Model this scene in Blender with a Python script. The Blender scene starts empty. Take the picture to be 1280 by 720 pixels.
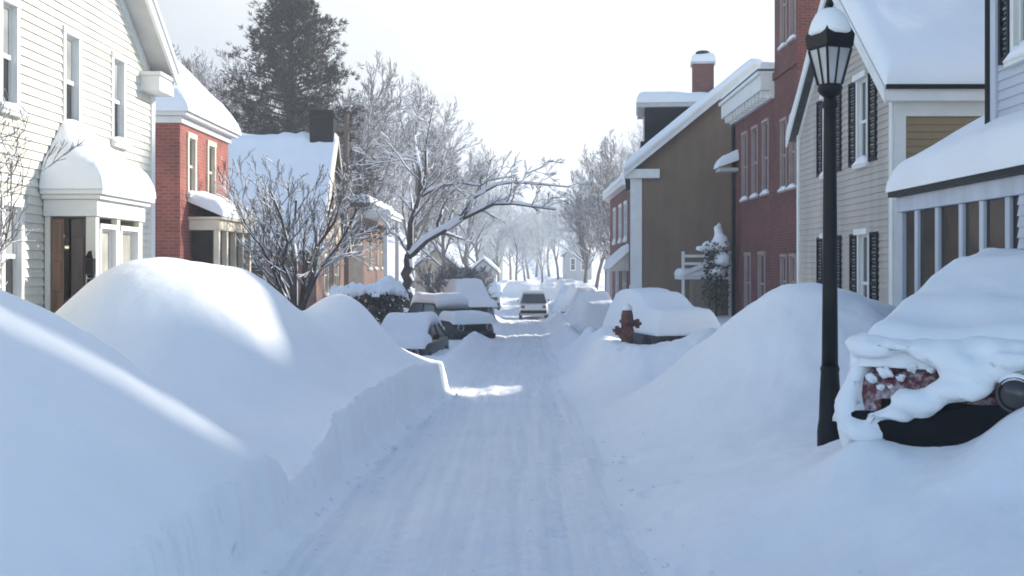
import bpy, bmesh, math, random
import numpy as np
from mathutils import Vector

scene = bpy.context.scene
COL = scene.collection
F = 1400.0          # focal length in photo pixels (1280 wide)
CAMZ = 2.2
R = math.radians

def P(px, py, Y):
    return ((px - 650.0) * Y / F, Y, CAMZ - (py - 335.0) * Y / F)

# ------------------------------------------------------------------ materials
def new_mat(name):
    m = bpy.data.materials.new(name)
    m.use_nodes = True
    nt = m.node_tree
    return m, nt, nt.nodes['Principled BSDF']

def link(nt, a, b):
    nt.links.new(a, b)

def coords(nt, kind='Object', scale=(1, 1, 1)):
    tc = nt.nodes.new('ShaderNodeTexCoord')
    mp = nt.nodes.new('ShaderNodeMapping')
    mp.inputs['Scale'].default_value = scale
    link(nt, tc.outputs[kind], mp.inputs['Vector'])
    return mp.outputs['Vector']

def noise_node(nt, vec, scale, detail=4, rough=0.55):
    n = nt.nodes.new('ShaderNodeTexNoise')
    n.inputs['Scale'].default_value = scale
    n.inputs['Detail'].default_value = detail
    n.inputs['Roughness'].default_value = rough
    link(nt, vec, n.inputs['Vector'])
    return n.outputs['Fac']

def ramp(nt, fac, c0, c1, p0=0.3, p1=0.7):
    r = nt.nodes.new('ShaderNodeValToRGB')
    r.color_ramp.elements[0].position = p0
    r.color_ramp.elements[1].position = p1
    r.color_ramp.elements[0].color = (*c0, 1)
    r.color_ramp.elements[1].color = (*c1, 1)
    link(nt, fac, r.inputs['Fac'])
    return r.outputs['Color']

def bump(nt, height, strength, dist, normal=None):
    b = nt.nodes.new('ShaderNodeBump')
    b.inputs['Strength'].default_value = strength
    b.inputs['Distance'].default_value = dist
    link(nt, height, b.inputs['Height'])
    if normal is not None:
        link(nt, normal, b.inputs['Normal'])
    return b.outputs['Normal']

def paint(name, c, rough=0.6, var=0.15, scale=4.0, bumpd=0.0, metal=0.0, stretch=(1, 1, 1), spec=0.5, coat=0.0):
    m, nt, bs = new_mat(name)
    v = coords(nt, 'Object', stretch)
    n = noise_node(nt, v, scale, 5)
    c0 = tuple(x * (1 - var) for x in c)
    c1 = tuple(min(1, x * (1 + var)) for x in c)
    link(nt, ramp(nt, n, c0, c1), bs.inputs['Base Color'])
    bs.inputs['Roughness'].default_value = rough
    bs.inputs['Metallic'].default_value = metal
    bs.inputs['Specular IOR Level'].default_value = spec
    bs.inputs['Coat Weight'].default_value = coat
    if bumpd:
        n2 = noise_node(nt, v, scale * 6, 4)
        link(nt, bump(nt, n2, 0.6, bumpd), bs.inputs['Normal'])
    return m

def mat_snow(name, c=(0.885, 0.895, 0.91), fine=0.004, coarse=0.02, road=False):
    m, nt, bs = new_mat(name)
    v = coords(nt, 'Object')
    n1 = noise_node(nt, v, 1.3, 4)
    c0 = tuple(x * 0.955 for x in c)
    link(nt, ramp(nt, n1, c0, c), bs.inputs['Base Color'])
    bs.inputs['Roughness'].default_value = 0.75
    bs.inputs['Specular IOR Level'].default_value = 0.25
    bs.inputs['Subsurface Weight'].default_value = 0.0
    n2 = noise_node(nt, v, 5.0, 5)
    nb = bump(nt, n2, 0.5, coarse)
    n3 = noise_node(nt, v, 70.0, 3, 0.7)
    nb = bump(nt, n3, 0.5, fine, nb)
    if road:
        v2 = coords(nt, 'Object', (14.0, 0.45, 1))
        n4 = noise_node(nt, v2, 1.1, 4, 0.6)
        nb = bump(nt, n4, 0.4, 0.022, nb)
        v3 = coords(nt, 'Object', (5.0, 11.0, 1))
        n5 = noise_node(nt, v3, 1.5, 3, 0.7)
        nb = bump(nt, n5, 0.6, 0.035, nb)
        n6 = noise_node(nt, v2, 0.8, 5, 0.6)
        mx = nt.nodes.new('ShaderNodeMix'); mx.data_type = 'RGBA'; mx.blend_type = 'MULTIPLY'
        mx.inputs[0].default_value = 1.0
        link(nt, ramp(nt, n6, (0.90, 0.905, 0.915), (1, 1, 1), 0.3, 0.65), mx.inputs[6])
        link(nt, ramp(nt, n1, c0, c), mx.inputs[7])
        link(nt, mx.outputs[2], bs.inputs['Base Color'])
    link(nt, nb, bs.inputs['Normal'])
    return m

def mat_brick(name, c, mortar, dirt=0.42):
    m, nt, bs = new_mat(name)
    tc = nt.nodes.new('ShaderNodeTexCoord')
    sp = nt.nodes.new('ShaderNodeSeparateXYZ')
    link(nt, tc.outputs['Object'], sp.inputs[0])
    ad = nt.nodes.new('ShaderNodeMath'); ad.operation = 'ADD'
    link(nt, sp.outputs[0], ad.inputs[0]); link(nt, sp.outputs[1], ad.inputs[1])
    cb = nt.nodes.new('ShaderNodeCombineXYZ')
    link(nt, ad.outputs[0], cb.inputs[0]); link(nt, sp.outputs[2], cb.inputs[1])
    br = nt.nodes.new('ShaderNodeTexBrick')
    br.inputs['Scale'].default_value = 1.0
    br.inputs['Brick Width'].default_value = 0.215
    br.inputs['Row Height'].default_value = 0.075
    br.inputs['Mortar Size'].default_value = 0.008
    br.inputs['Color1'].default_value = (*[x * 0.8 for x in c], 1)
    br.inputs['Color2'].default_value = (*[x * 1.2 for x in c], 1)
    br.inputs['Mortar'].default_value = (*mortar, 1)
    link(nt, cb.outputs[0], br.inputs['Vector'])
    n = noise_node(nt, tc.outputs['Object'], 1.2, 5)
    mx = nt.nodes.new('ShaderNodeMix'); mx.data_type = 'RGBA'; mx.blend_type = 'MULTIPLY'
    mx.inputs[0].default_value = 1.0
    link(nt, br.outputs['Color'], mx.inputs[6])
    link(nt, ramp(nt, n, (1 - dirt,) * 3, (1.0, 1.0, 1.0)), mx.inputs[7])
    link(nt, mx.outputs[2], bs.inputs['Base Color'])
    bs.inputs['Roughness'].default_value = 0.85
    link(nt, bump(nt, br.outputs['Fac'], -0.5, 0.01), bs.inputs['Normal'])
    return m

def mat_glass(name, c, rough=0.08):
    m, nt, bs = new_mat(name)
    v = coords(nt, 'Object')
    n = noise_node(nt, v, 1.6, 2)
    link(nt, ramp(nt, n, tuple(x * 0.6 for x in c), tuple(min(1, x * 1.4) for x in c)), bs.inputs['Base Color'])
    bs.inputs['Roughness'].default_value = rough
    bs.inputs['IOR'].default_value = 1.5
    n2 = noise_node(nt, v, 3.0, 2)
    link(nt, bump(nt, n2, 0.12, 0.02), bs.inputs['Normal'])
    return m

M = {}
M['snow'] = mat_snow('snow_fresh')
M['snow_road'] = mat_snow('snow_packed', (0.875, 0.885, 0.90), 0.006, 0.03, road=True)
M['snow_roof'] = mat_snow('snow_on_roof', fine=0.003, coarse=0.03)
M['frost'] = mat_snow('snow_on_twigs', (0.82, 0.84, 0.88), 0.002, 0.01)
M['white_siding'] = paint('white_clapboard_paint', (0.71, 0.69, 0.60), 0.65, 0.15, 2.2, 0.001, stretch=(1, 1, 0.22))
M['trim'] = paint('white_trim_paint', (0.74, 0.74, 0.72), 0.55, 0.06, 3)
M['trim_grey'] = paint('grey_trim_paint', (0.5, 0.5, 0.49), 0.6, 0.1, 3)
M['cream'] = paint('cream_trim_paint', (0.72, 0.64, 0.5), 0.6, 0.1, 3)
M['tan_siding'] = paint('tan_clapboard_paint', (0.45, 0.405, 0.355), 0.7, 0.15, 2.2, 0.001, stretch=(1, 1, 0.22))
M['ochre_siding'] = paint('ochre_clapboard_paint', (0.3, 0.215, 0.12), 0.7, 0.15, 2.2, 0.001, stretch=(1, 1, 0.22))
M['brown_siding'] = paint('brown_clapboard_paint', (0.195, 0.135, 0.087), 0.75, 0.15, 2.2, 0.001, stretch=(1, 1, 0.22))
M['blue_siding'] = paint('blue_grey_clapboard_paint', (0.5, 0.53, 0.6), 0.65, 0.15, 2.2, 0.001, stretch=(1, 1, 0.22))
M['grey_siding'] = paint('grey_clapboard_paint', (0.4, 0.41, 0.43), 0.7, 0.1, 1.5)
M['dull_trim'] = paint('dull_pink_trim_paint', (0.36, 0.27, 0.25), 0.7, 0.12, 3)
M['beige'] = paint('beige_render', (0.55, 0.45, 0.34), 0.8, 0.2, 2.5, 0.003)
M['brick_red'] = mat_brick('red_brick', (0.36, 0.085, 0.06), (0.34, 0.2, 0.17))
M['brick_dark'] = mat_brick('dark_red_brick', (0.17, 0.036, 0.026), (0.2, 0.12, 0.1))
M['brick_brown'] = mat_brick('brown_brick', (0.2, 0.1, 0.075), (0.3, 0.23, 0.19), 0.4)
M['shingle'] = paint('asphalt_shingle', (0.07, 0.07, 0.075), 0.9, 0.3, 8, 0.01)
M['glass'] = mat_glass('dark_window_glass', (0.035, 0.037, 0.04), 0.12)
M['glass_pale'] = mat_glass('window_glass_blind_and_reflection', (0.3, 0.31, 0.3), 0.25)  # pale colour holds both a blind and the reflection on upper sashes
M['glass_curtain'] = mat_glass('window_glass_with_curtain', (0.42, 0.41, 0.36), 0.3)
M['glass_warm'] = mat_glass('brown_window_glass', (0.03, 0.026, 0.024), 0.12)
M['shutter'] = paint('black_shutter_paint', (0.011, 0.012, 0.015), 0.6, 0.2, 5, spec=0.25)
M['black'] = paint('black_cast_iron', (0.007, 0.007, 0.008), 0.45, 0.3, 9, 0.001, spec=0.22)
M['black_wall'] = paint('charcoal_cladding', (0.009, 0.009, 0.011), 0.8, 0.25, 3, 0.002, spec=0.15)
M['lamp_glass'] = mat_glass('frosted_lamp_glass', (0.47, 0.47, 0.48), 0.35)
M['door'] = paint('brown_door_wood', (0.2, 0.11, 0.07), 0.5, 0.3, 3, 0.001, stretch=(8, 8, 0.6))
M['door_dark'] = paint('dark_door_wood', (0.075, 0.055, 0.05), 0.5, 0.3, 3, 0.001, stretch=(8, 8, 0.6))
M['bark'] = paint('grey_bark', (0.105, 0.09, 0.085), 0.9, 0.35, 5, 0.01, stretch=(1, 1, 0.3))
M['twig'] = paint('brown_twigs', (0.15, 0.13, 0.125), 0.9, 0.3, 3)
M['bark_dark'] = paint('dark_bark', (0.045, 0.038, 0.036), 0.9, 0.35, 5, 0.008, stretch=(1, 1, 0.3))
M['needles'] = paint('pine_needles', (0.011, 0.012, 0.009), 0.8, 0.55, 0.9)
M['leaves'] = paint('hedge_leaves', (0.06, 0.062, 0.04), 0.8, 0.5, 2.5)
M['wood_pole'] = paint('weathered_pole_wood', (0.12, 0.085, 0.065), 0.9, 0.3, 5, stretch=(4, 4, 0.4))
M['car_red'] = paint('dull_red_car_paint', (0.15, 0.028, 0.035), 0.35, 0.2, 5, coat=0.4)
def frosted_paint(name, c):
    m, nt, bs = new_mat(name)
    v = coords(nt, 'Object')
    n1 = noise_node(nt, v, 9.0, 6, 0.7)
    r1 = nt.nodes.new('ShaderNodeValToRGB')
    r1.color_ramp.elements[0].position = 0.47; r1.color_ramp.elements[0].color = (*c, 1)
    r1.color_ramp.elements[1].position = 0.66; r1.color_ramp.elements[1].color = (0.62, 0.55, 0.57, 1)
    link(nt, n1, r1.inputs['Fac']); link(nt, r1.outputs['Color'], bs.inputs['Base Color'])
    bs.inputs['Roughness'].default_value = 0.6
    link(nt, bump(nt, n1, 0.6, 0.015), bs.inputs['Normal'])
    return m
M['car_red'] = frosted_paint('frosted_red_car_paint', (0.13, 0.024, 0.028))
M['car_dark'] = paint('dark_car_paint', (0.012, 0.014, 0.018), 0.45, 0.3, 5, coat=0.15)
M['car_grey'] = paint('grey_car_paint', (0.16, 0.17, 0.185), 0.4, 0.2, 5, coat=0.4)
M['car_white'] = paint('white_car_paint', (0.62, 0.64, 0.66), 0.4, 0.08, 5, coat=0.4)
M['rubber'] = paint('tyre_rubber', (0.014, 0.014, 0.015), 0.85, 0.2, 9)
M['plastic'] = paint('black_plastic', (0.005, 0.005, 0.006), 0.7, 0.2, 9, spec=0.15)
M['chrome'] = paint('dull_chrome', (0.55, 0.55, 0.56), 0.22, 0.1, 9, metal=1.0)
M['lens'] = mat_glass('headlamp_lens', (0.035, 0.03, 0.03), 0.15)
M['ring'] = paint('dark_headlamp_ring', (0.06, 0.045, 0.045), 0.4, 0.2, 9)
M['glass_warm'].node_tree.nodes['Principled BSDF'].inputs['Specular IOR Level'].default_value = 0.2
M['tail'] = mat_glass('tail_lamp_lens', (0.25, 0.02, 0.02), 0.2)
M['rust'] = paint('rusty_red_iron', (0.13, 0.05, 0.04), 0.75, 0.4, 12, 0.003)
M['tan_panel'] = paint('tan_plank_panel', (0.25, 0.2, 0.14), 0.8, 0.2, 3, 0.002, stretch=(8, 8, 0.7))

# ------------------------------------------------------------------ mesh builder
ORG = {}
class MB:
    def __init__(s):
        s.v = []; s.f = []
    def add(s, vs, fs):
        o = len(s.v)
        s.v.extend([tuple(map(float, p)) for p in vs])
        s.f.extend([tuple(o + int(i) for i in f) for f in fs])
        return s
    def box(s, x0, x1, y0, y1, z0, z1):
        return s.add([(x0, y0, z0), (x1, y0, z0), (x1, y1, z0), (x0, y1, z0), (x0, y0, z1), (x1, y0, z1), (x1, y1, z1), (x0, y1, z1)],
                     [(0, 3, 2, 1), (4, 5, 6, 7), (0, 1, 5, 4), (1, 2, 6, 5), (2, 3, 7, 6), (3, 0, 4, 7)])
    def fbox(s, fr, u0, u1, n0, n1, z0, z1):
        q = [fr(u, n, z) for z in (z0, z1) for (u, n) in ((u0, n0), (u1, n0), (u1, n1), (u0, n1))]
        return s.add(q, [(0, 3, 2, 1), (4, 5, 6, 7), (0, 1, 5, 4), (1, 2, 6, 5), (2, 3, 7, 6), (3, 0, 4, 7)])
    def prism(s, poly, ext):
        n = len(poly); e = Vector(ext)
        vs = [tuple(p) for p in poly] + [tuple(Vector(p) + e) for p in poly]
        fs = [tuple(range(n)), tuple(range(2 * n - 1, n - 1, -1))]
        fs += [(i, n + i, n + (i + 1) % n, (i + 1) % n) for i in range(n)]
        return s.add(vs, fs)
    def quad(s, a, b, c, d):
        return s.add([a, b, c, d], [(0, 1, 2, 3)])
    def lathe(s, prof, c=(0, 0, 0), n=16, axis='z'):
        vs = []; fs = []
        for (r, z) in prof:
            for k in range(n):
                a = 2 * math.pi * k / n
                x, y = r * math.cos(a), r * math.sin(a)
                if axis == 'z': q = (c[0] + x, c[1] + y, c[2] + z)
                elif axis == 'x': q = (c[0] + z, c[1] + x, c[2] + y)
                else: q = (c[0] + x, c[1] + z, c[2] + y)
                vs.append(q)
        m = len(prof)
        for i in range(m - 1):
            for k in range(n):
                fs.append((i * n + k, i * n + (k + 1) % n, (i + 1) * n + (k + 1) % n, (i + 1) * n + k))
        fs.append(tuple(range(n - 1, -1, -1))); fs.append(tuple((m - 1) * n + k for k in range(n)))
        return s.add(vs, fs)
    def tube(s, pts, rad, n=8):
        pts = [Vector(p) for p in pts]; vs = []; fs = []
        if not hasattr(rad, '__len__'): rad = [rad] * len(pts)
        for i, p in enumerate(pts):
            d = (pts[min(i + 1, len(pts) - 1)] - pts[max(i - 1, 0)]).normalized()
            a = Vector((0, 0, 1)) if abs(d.z) < 0.9 else Vector((1, 0, 0))
            u = d.cross(a).normalized(); w = d.cross(u)
            for k in range(n):
                t = 2 * math.pi * k / n
                vs.append(tuple(p + (u * math.cos(t) + w * math.sin(t)) * rad[i]))
        for i in range(len(pts) - 1):
            for k in range(n):
                fs.append((i * n + k, i * n + (k + 1) % n, (i + 1) * n + (k + 1) % n, (i + 1) * n + k))
        fs.append(tuple(range(n - 1, -1, -1))); fs.append(tuple((len(pts) - 1) * n + k for k in range(n)))
        return s.add(vs, fs)
    def loft(s, rings, cap=True):
        n = len(rings[0]); vs = [p for r_ in rings for p in r_]; fs = []
        for i in range(len(rings) - 1):
            for k in range(n):
                fs.append((i * n + k, i * n + (k + 1) % n, (i + 1) * n + (k + 1) % n, (i + 1) * n + k))
        if cap:
            fs.append(tuple(range(n - 1, -1, -1))); fs.append(tuple((len(rings) - 1) * n + k for k in range(n)))
        return s.add(vs, fs)
    def build(s, name, mat, parent=None, smooth=False, bevel=0.0, label=None):
        return mesh_obj(name, np.array(s.v, dtype=float), s.f, mat, parent, smooth, bevel, label)

def root_org(o):
    return ORG.get(o.name, (0, 0, 0)) if o is not None else (0, 0, 0)

def mesh_obj(name, verts, faces, mat, parent=None, smooth=False, bevel=0.0, label=None, normals=None, recalc=True):
    me = bpy.data.meshes.new(name)
    org = np.array(root_org(parent))
    me.from_pydata((verts - org).tolist(), [], [tuple(f) for f in faces])
    if recalc and len(faces) < 60000:
        bm = bmesh.new(); bm.from_mesh(me)
        bmesh.ops.recalc_face_normals(bm, faces=bm.faces)
        bm.to_mesh(me); bm.free()
    me.materials.append(mat)
    o = bpy.data.objects.new(name, me)
    COL.objects.link(o)
    if smooth:
        me.polygons.foreach_set('use_smooth', [True] * len(me.polygons))
    if normals is not None:
        me.normals_split_custom_set_from_vertices(normals)
    if parent is not None:
        o.parent = parent
        ORG[o.name] = tuple(org)
    if bevel:
        b = o.modifiers.new('edge', 'BEVEL'); b.width = bevel; b.segments = 2; b.limit_method = 'ANGLE'
    if label: o['label'] = label
    return o

def thing(name, label, cat, loc=(0, 0, 0), group=None, rotz=0.0, local=False):
    o = bpy.data.objects.new(name, None); COL.objects.link(o)
    o.empty_display_size = 0.3
    o.location = loc; o.rotation_euler = (0, 0, rotz)
    ORG[o.name] = (0, 0, 0) if local else tuple(loc)
    o['label'] = label; o['category'] = cat
    if group: o['group'] = group
    return o

def tag(o, label, cat, group=None):
    o['label'] = label; o['category'] = cat
    if group: o['group'] = group
    return o

def copy_tree(o, parent=None):
    c = o.copy(); COL.objects.link(c)
    if parent is not None: c.parent = parent
    ORG[c.name] = ORG.get(o.name, (0, 0, 0))
    for ch in list(o.children): copy_tree(ch, c)
    return c

# ------------------------------------------------------------------ numpy noise
def _hash(ix, iy, seed):
    h = (ix.astype(np.int64) * 374761393 + iy.astype(np.int64) * 668265263 + seed * 144665) & 0x7fffffff
    h = ((h ^ (h >> 13)) * 1274126177) & 0x7fffffff
    return ((h ^ (h >> 16)) & 0xffff) / 65535.0

def vnoise(x, y, seed=0):
    ix = np.floor(x); iy = np.floor(y)
    fx = x - ix; fy = y - iy
    fx = fx * fx * fx * (fx * (fx * 6 - 15) + 10); fy = fy * fy * fy * (fy * (fy * 6 - 15) + 10)
    a = _hash(ix, iy, seed); b = _hash(ix + 1, iy, seed); c = _hash(ix, iy + 1, seed); d = _hash(ix + 1, iy + 1, seed)
    return (a * (1 - fx) + b * fx) * (1 - fy) + (c * (1 - fx) + d * fx) * fy - 0.5

def fbm(x, y, seed=0, octv=4):
    t = 0; a = 1.0
    for k in range(octv):
        t = t + a * vnoise(x * 2 ** k, y * 2 ** k, seed + k * 17); a *= 0.5
    return t

def sstep(t):
    t = np.clip(t, 0, 1); return t * t * (3 - 2 * t)

# ------------------------------------------------------------------ terrain
def zr(y):
    y = np.asarray(y, dtype=float)
    return np.interp(y, [-50, 17, 24, 70, 95, 160, 260, 600, 1300], [0, 0, -0.1, -1.02, -1.0, -0.3, 1.6, 9.0, 22.0])

def xb_left(y):
    return np.interp(y, [-50, 9.0, 11.7, 15, 20, 22, 40, 80], [-1.72, -1.72, -1.63, -1.48, -1.12, -1.1, -0.95, -0.95])
def xb_right(y):
    return np.interp(y, [-50, 8, 14, 22, 40, 80], [0.98, 0.95, 0.9, 0.85, 1.0, 1.6]) + 0.22 * fbm(np.asarray(y) * 0.45, np.asarray(y) * 0 + 0.3, 81, 3)

def gauss(x, y, cx, cy, sx, sy):
    return np.exp(-0.5 * (((x - cx) / sx) ** 2 + ((y - cy) / sy) ** 2))

def ground_base(x, y):
    g = zr(y)
    lot = 0.95 * sstep((np.abs(x) - 2.6) / 2.4)
    left_lot = 0.95 * sstep((-x - 3.2) / 2.2)
    near = np.where(x < 0, left_lot, lot)
    near = near + 0.10 * fbm(x * 0.8, y * 0.5, 3) * sstep((np.abs(x) - 0.9) / 1.0)
    return g + near

DENTS = [P(757, 525, 15.6), P(788, 559, 12.6), P(855, 582, 10.8), P(846, 619, 9.5), P(866, 672, 7.9), P(700, 640, 9.4), P(720, 560, 12.8), P(812, 600, 10.6), P(770, 640, 9.2)]

def height(x, y):
    g = ground_base(x, y)
    h = g.copy()
    # road ruts
    xl = xb_left(y); xr = xb_right(y)
    inroad = sstep((x - xl) / 0.15) * sstep((xr - x) / 0.25)
    cx = 0.5 * (xl + xr) + 0.08
    rut = -0.045 * np.exp(-((x - cx - 0.72) / 0.17) ** 2) - 0.045 * np.exp(-((x - cx + 0.72) / 0.17) ** 2) \
          - 0.022 * np.exp(-((x - cx - 0.3) / 0.12) ** 2) - 0.02 * np.exp(-((x - cx + 0.25) / 0.14) ** 2)
    rut += 0.006 * np.cos((x - cx) * 30 + 2.4 * fbm(x * 2, y * 0.3, 71)) * np.clip(0.5 + 2 * fbm(x * 1.5, y * 0.25, 72), 0, 1)
    rut += 0.02 * fbm(x * 4.0, y * 0.3, 8) + 0.035 * fbm(x * 2.2, y * 2.2, 9) + 0.02 * fbm(x * 6, y * 9, 10)
    fade = 1 - sstep((y - 62) / 25)
    h += rut * inroad * fade
    # crumbs thrown along the road edges
    h += 0.06 * np.clip(fbm(x * 4.5, y * 4.5, 33), 0.05, 1) * np.exp(-((x - xl - 0.06) / 0.14) ** 2) * (y < 22)
    # ---------------- left bank
    dl = xl - x
    wl = np.interp(y, [-50, 8.6, 9.8, 20, 60], [0.38, 0.38, 0.33, 0.28, 0.3])
    chunk = 0.10 * fbm(y * 1.7, x * 0.7, 12) + 0.06 * fbm(y * 5.0, x * 6, 14) + 0.03 * fbm(y * 13.0, x * 11, 15)
    m = np.clip((dl + chunk * 0.9) / wl, 0, 1)
    m = 0.22 * np.clip(m / 0.58, 0, 1) ** 1.4 + 0.78 * sstep((m - 0.55) / 0.38)
    e = np.clip(dl - 0.34, 0, None)
    # near block
    t1 = 0.70 + 0.79 * e - 0.02 * e ** 2
    crest = 2.30 - 0.05 * (y - 8.6)
    t1 = crest - np.log1p(np.exp(np.clip((crest - t1) * 5, -30, 30))) / 5
    t1 = t1 - 0.85 * sstep((-x - 4.5) / 1.7)
    t1 += 0.05 * fbm(x * 0.7, y * 0.5, 21)
    # middle stretch with two buried mounds
    t2 = 0.70 - 0.09 * sstep((y - 14) / 6) - 0.2 * (1 - sstep((y - 9.8) / 2.6)) + 0.26 * np.clip(e, 0, 1.6) * (0.55 + 0.45 * sstep((y - 9.8) / 2.6))
    q1 = ((x + 4.0) / 1.42) ** 2 + ((y - 13.7) / 2.3) ** 2
    t2 = t2 + 1.10 * np.exp(-q1 ** 1.7) + 0.25 * gauss(x, y, -4.4, 12.0, 0.7, 0.9)
    t2 = t2 + 0.86 * gauss(x, y, -2.72, 17.3, 0.5, 1.25)
    t2 += 0.05 * fbm(x * 0.8, y * 0.6, 22)
    a = 1 - sstep((y - 8.9 - 0.16 * (x + 2) - 0.25 * fbm(x * 1.5, y * 0.2, 61)) / 0.8)
    t2 = t2 - 0.2 * gauss(x, y, -2.0, 10.1, 0.5, 0.55)
    top = t1 * a + t2 * (1 - a)
    end = 1 - sstep((y - 19.75 + 0.08 * fbm(x * 2, y * 0.1, 5)) / 0.75)
    bank = np.clip(top - (g - zr(y)) * 0.0, 0, None)
    hl = np.maximum(zr(y) + bank, g)
    h = np.where(x < xl + 0.3, h * (1 - m * end) + hl * m * end, h)
    # low ploughed ridge farther down on the left
    far = sstep((y - 20.6) / 1.5) * fade
    h += far * (0.32 + 0.35 * fbm(y * 0.35, x * 0.3, 41)) * np.exp(-((x - xl + 0.55) / 0.33) ** 2)
    # ---------------- right side
    dr = np.clip(x - xr, 0, None)
    soft = np.sqrt(dr ** 2 + 0.09) - 0.3
    near = 1 - sstep((y - 9.3) / 2.6)
    mid = sstep((y - 8.6) / 2.6) * (1 - sstep((y - 18.0) / 4.0))
    rise = (0.36 * soft) * near + (0.22 * soft) * mid
    rise = np.minimum(rise, 1.25)
    rise += near * (0.36 * gauss(x, y, 3.7, 7.9, 0.9, 0.7) + 0.18 * gauss(x, y, 2.3, 8.7, 0.7, 0.8) + 0.20 * gauss(x, y, 2.62, 8.45, 0.28, 0.3) - 0.16 * gauss(x, y, 3.05, 7.95, 0.36, 0.35) + 0.14 * gauss(x, y, 3.5, 7.6, 0.5, 0.3))
    rise += 1.42 * gauss(x, y, 3.72, 15.0, 1.2, 1.5) * sstep(dr / 0.8)
    rise += (0.82 - 0.22 * sstep((y - 20.5) / 4.0)) * sstep((dr - 0.25) / 1.0) * sstep((y - 17.0) / 3.0) * (1 - sstep((y - 29) / 4.0)) * (0.9 + 0.35 * fbm(x * 1.1, y * 0.8, 57))
    fr_ = sstep((y - 18.5) / 3) * fade
    rise += fr_ * (0.42 + 0.45 * fbm(y * 0.4, x * 0.4, 43)) * np.exp(-((x - xr - 0.75) / 0.45) ** 2)
    rise += 0.07 * fbm(x * 0.9, y * 0.6, 25) * sstep(dr / 0.7) + 0.02 * fbm(x * 3, y * 2.5, 26) * sstep(dr / 0.3)
    lot_r = 0.95 * sstep((np.abs(x) - 2.6) / 2.4)
    h = np.where(x > xr - 0.3, np.maximum(h, h - lot_r + rise) + 0 * x, h)
    h = np.where(x > xr - 0.3, h + np.minimum(rise, 0.0), h)
    h -= 0.06 * gauss(x, y, 2.75, 10.3, 0.5, 0.7)
    lumps = 0.016 * fbm(x * 4.2, y * 3.6, 62, 3) + 0.03 * np.clip(fbm(x * 2.4, y * 2.0, 63, 3) - 0.28, 0, 1)
    h += lumps * sstep((np.abs(x) - 0.9) / 0.6) * (1 - sstep((y - 30) / 10))
    trd = np.exp(-((np.abs(x - cx) - 0.72) / 0.12) ** 4) * np.clip(0.55 + 1.6 * fbm(x * 0.8, y * 0.5, 64, 2), 0, 1)
    h += 0.006 * np.cos(29 * y + 26 * np.abs(np.abs(x - cx) - 0.72)) * trd * (1 - sstep((y - 16) / 6))
    # trodden prints
    for (dx, dy, dz) in DENTS:
        h = h - 0.035 * np.exp(-(((x - dx) / 0.10) ** 2 + ((y - dy) / 0.17) ** 2) ** 2) + 0.012 * np.exp(-(((x - dx) / 0.2) ** 2 + ((y - dy - 0.05) / 0.28) ** 2) ** 2)
    h += 0.55 * fbm(x * 0.35, y * 0.2, 53) * (1 - fade)
    # beyond the street: uneven wood floor
    h += 0.5 * fbm(x * 0.06, y * 0.05, 51) * sstep((np.abs(x) - 9) / 8)
    return h

def lines(*segs):
    out = []
    for (a, b, st) in segs:
        n = max(1, int(round((b - a) / st)))
        out.extend(np.linspace(a, b, n, endpoint=False).tolist())
    out.append(segs[-1][1])
    return np.array(out)

GX = lines((-500, -120, 60), (-120, -40, 12), (-40, -14, 2.0), (-14, -6.4, 0.3), (-6.4, -2.4, 0.065), (-2.4, -0.9, 0.026), (-0.9, 1.4, 0.04), (1.4, 5.2, 0.06), (5.2, 14, 0.4), (14, 40, 2.0), (40, 120, 12), (120, 500, 60))
GY = lines((-6, 2, 0.5), (2, 10.5, 0.055), (10.5, 21, 0.07), (21, 45, 0.22), (45, 110, 0.8), (110, 300, 6), (300, 1250, 60))
XX, YY = np.meshgrid(GX, GY)
HH = height(XX, YY)
GG = ground_base(XX, YY)
eps = 0.02
dHx = (height(XX + eps, YY) - height(XX - eps, YY)) / (2 * eps)
dHy = (height(XX, YY + eps) - height(XX, YY - eps)) / (2 * eps)
NN = np.dstack([-dHx, -dHy, np.ones_like(HH)])
NN /= np.linalg.norm(NN, axis=2, keepdims=True)
ny, nx = HH.shape
def hz(x, y):
    return float(height(np.array([[float(x)]]), np.array([[float(y)]]))[0, 0])

idx = np.arange(ny * nx).reshape(ny, nx)
fq = np.stack([idx[:-1, :-1], idx[:-1, 1:], idx[1:, 1:], idx[1:, :-1]], axis=-1).reshape(-1, 4)
fx = (XX[:-1, :-1] + XX[1:, 1:]).reshape(-1) / 2
fy = (YY[:-1, :-1] + YY[1:, 1:]).reshape(-1) / 2
over = (HH - GG).reshape(-1)[fq].max(axis=1)
region = np.zeros(len(fq), dtype=int)           # 0 ground
xlf, xrf = xb_left(fy), xb_right(fy)
region[(fx > xlf - 0.0) & (fx < xrf) & (fy < 110)] = 1   # road
BANK = 0.05
lb = (fx <= xlf) & (fx > -6.1) & (over > BANK) & (fy < 20.9)
region[lb & (fy < 9.75)] = 2
region[lb & (fy >= 9.75) & (fy < 15.9)] = 3
region[lb & (fy >= 15.9)] = 4
rb = (fx >= xrf) & (fx < 5.4) & (over > BANK) & (fy < 19.2)
region[rb & (fy < 10.6)] = 5
region[rb & (fy >= 10.6)] = 6
ROADY = fy < 300

def sub_sheet(name, mask, mat, z=None):
    f = fq[mask]
    used = np.unique(f)
    remap = -np.ones(ny * nx, dtype=int); remap[used] = np.arange(len(used))
    zz = (HH if z is None else z).reshape(-1)
    v = np.stack([XX.reshape(-1)[used], YY.reshape(-1)[used], zz[used]], axis=1)
    nn = NN.reshape(-1, 3)[used]
    return mesh_obj(name, v, remap[f].tolist(), mat, None, True, 0, None, normals=nn.tolist() if z is None else None, recalc=False)

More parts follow.
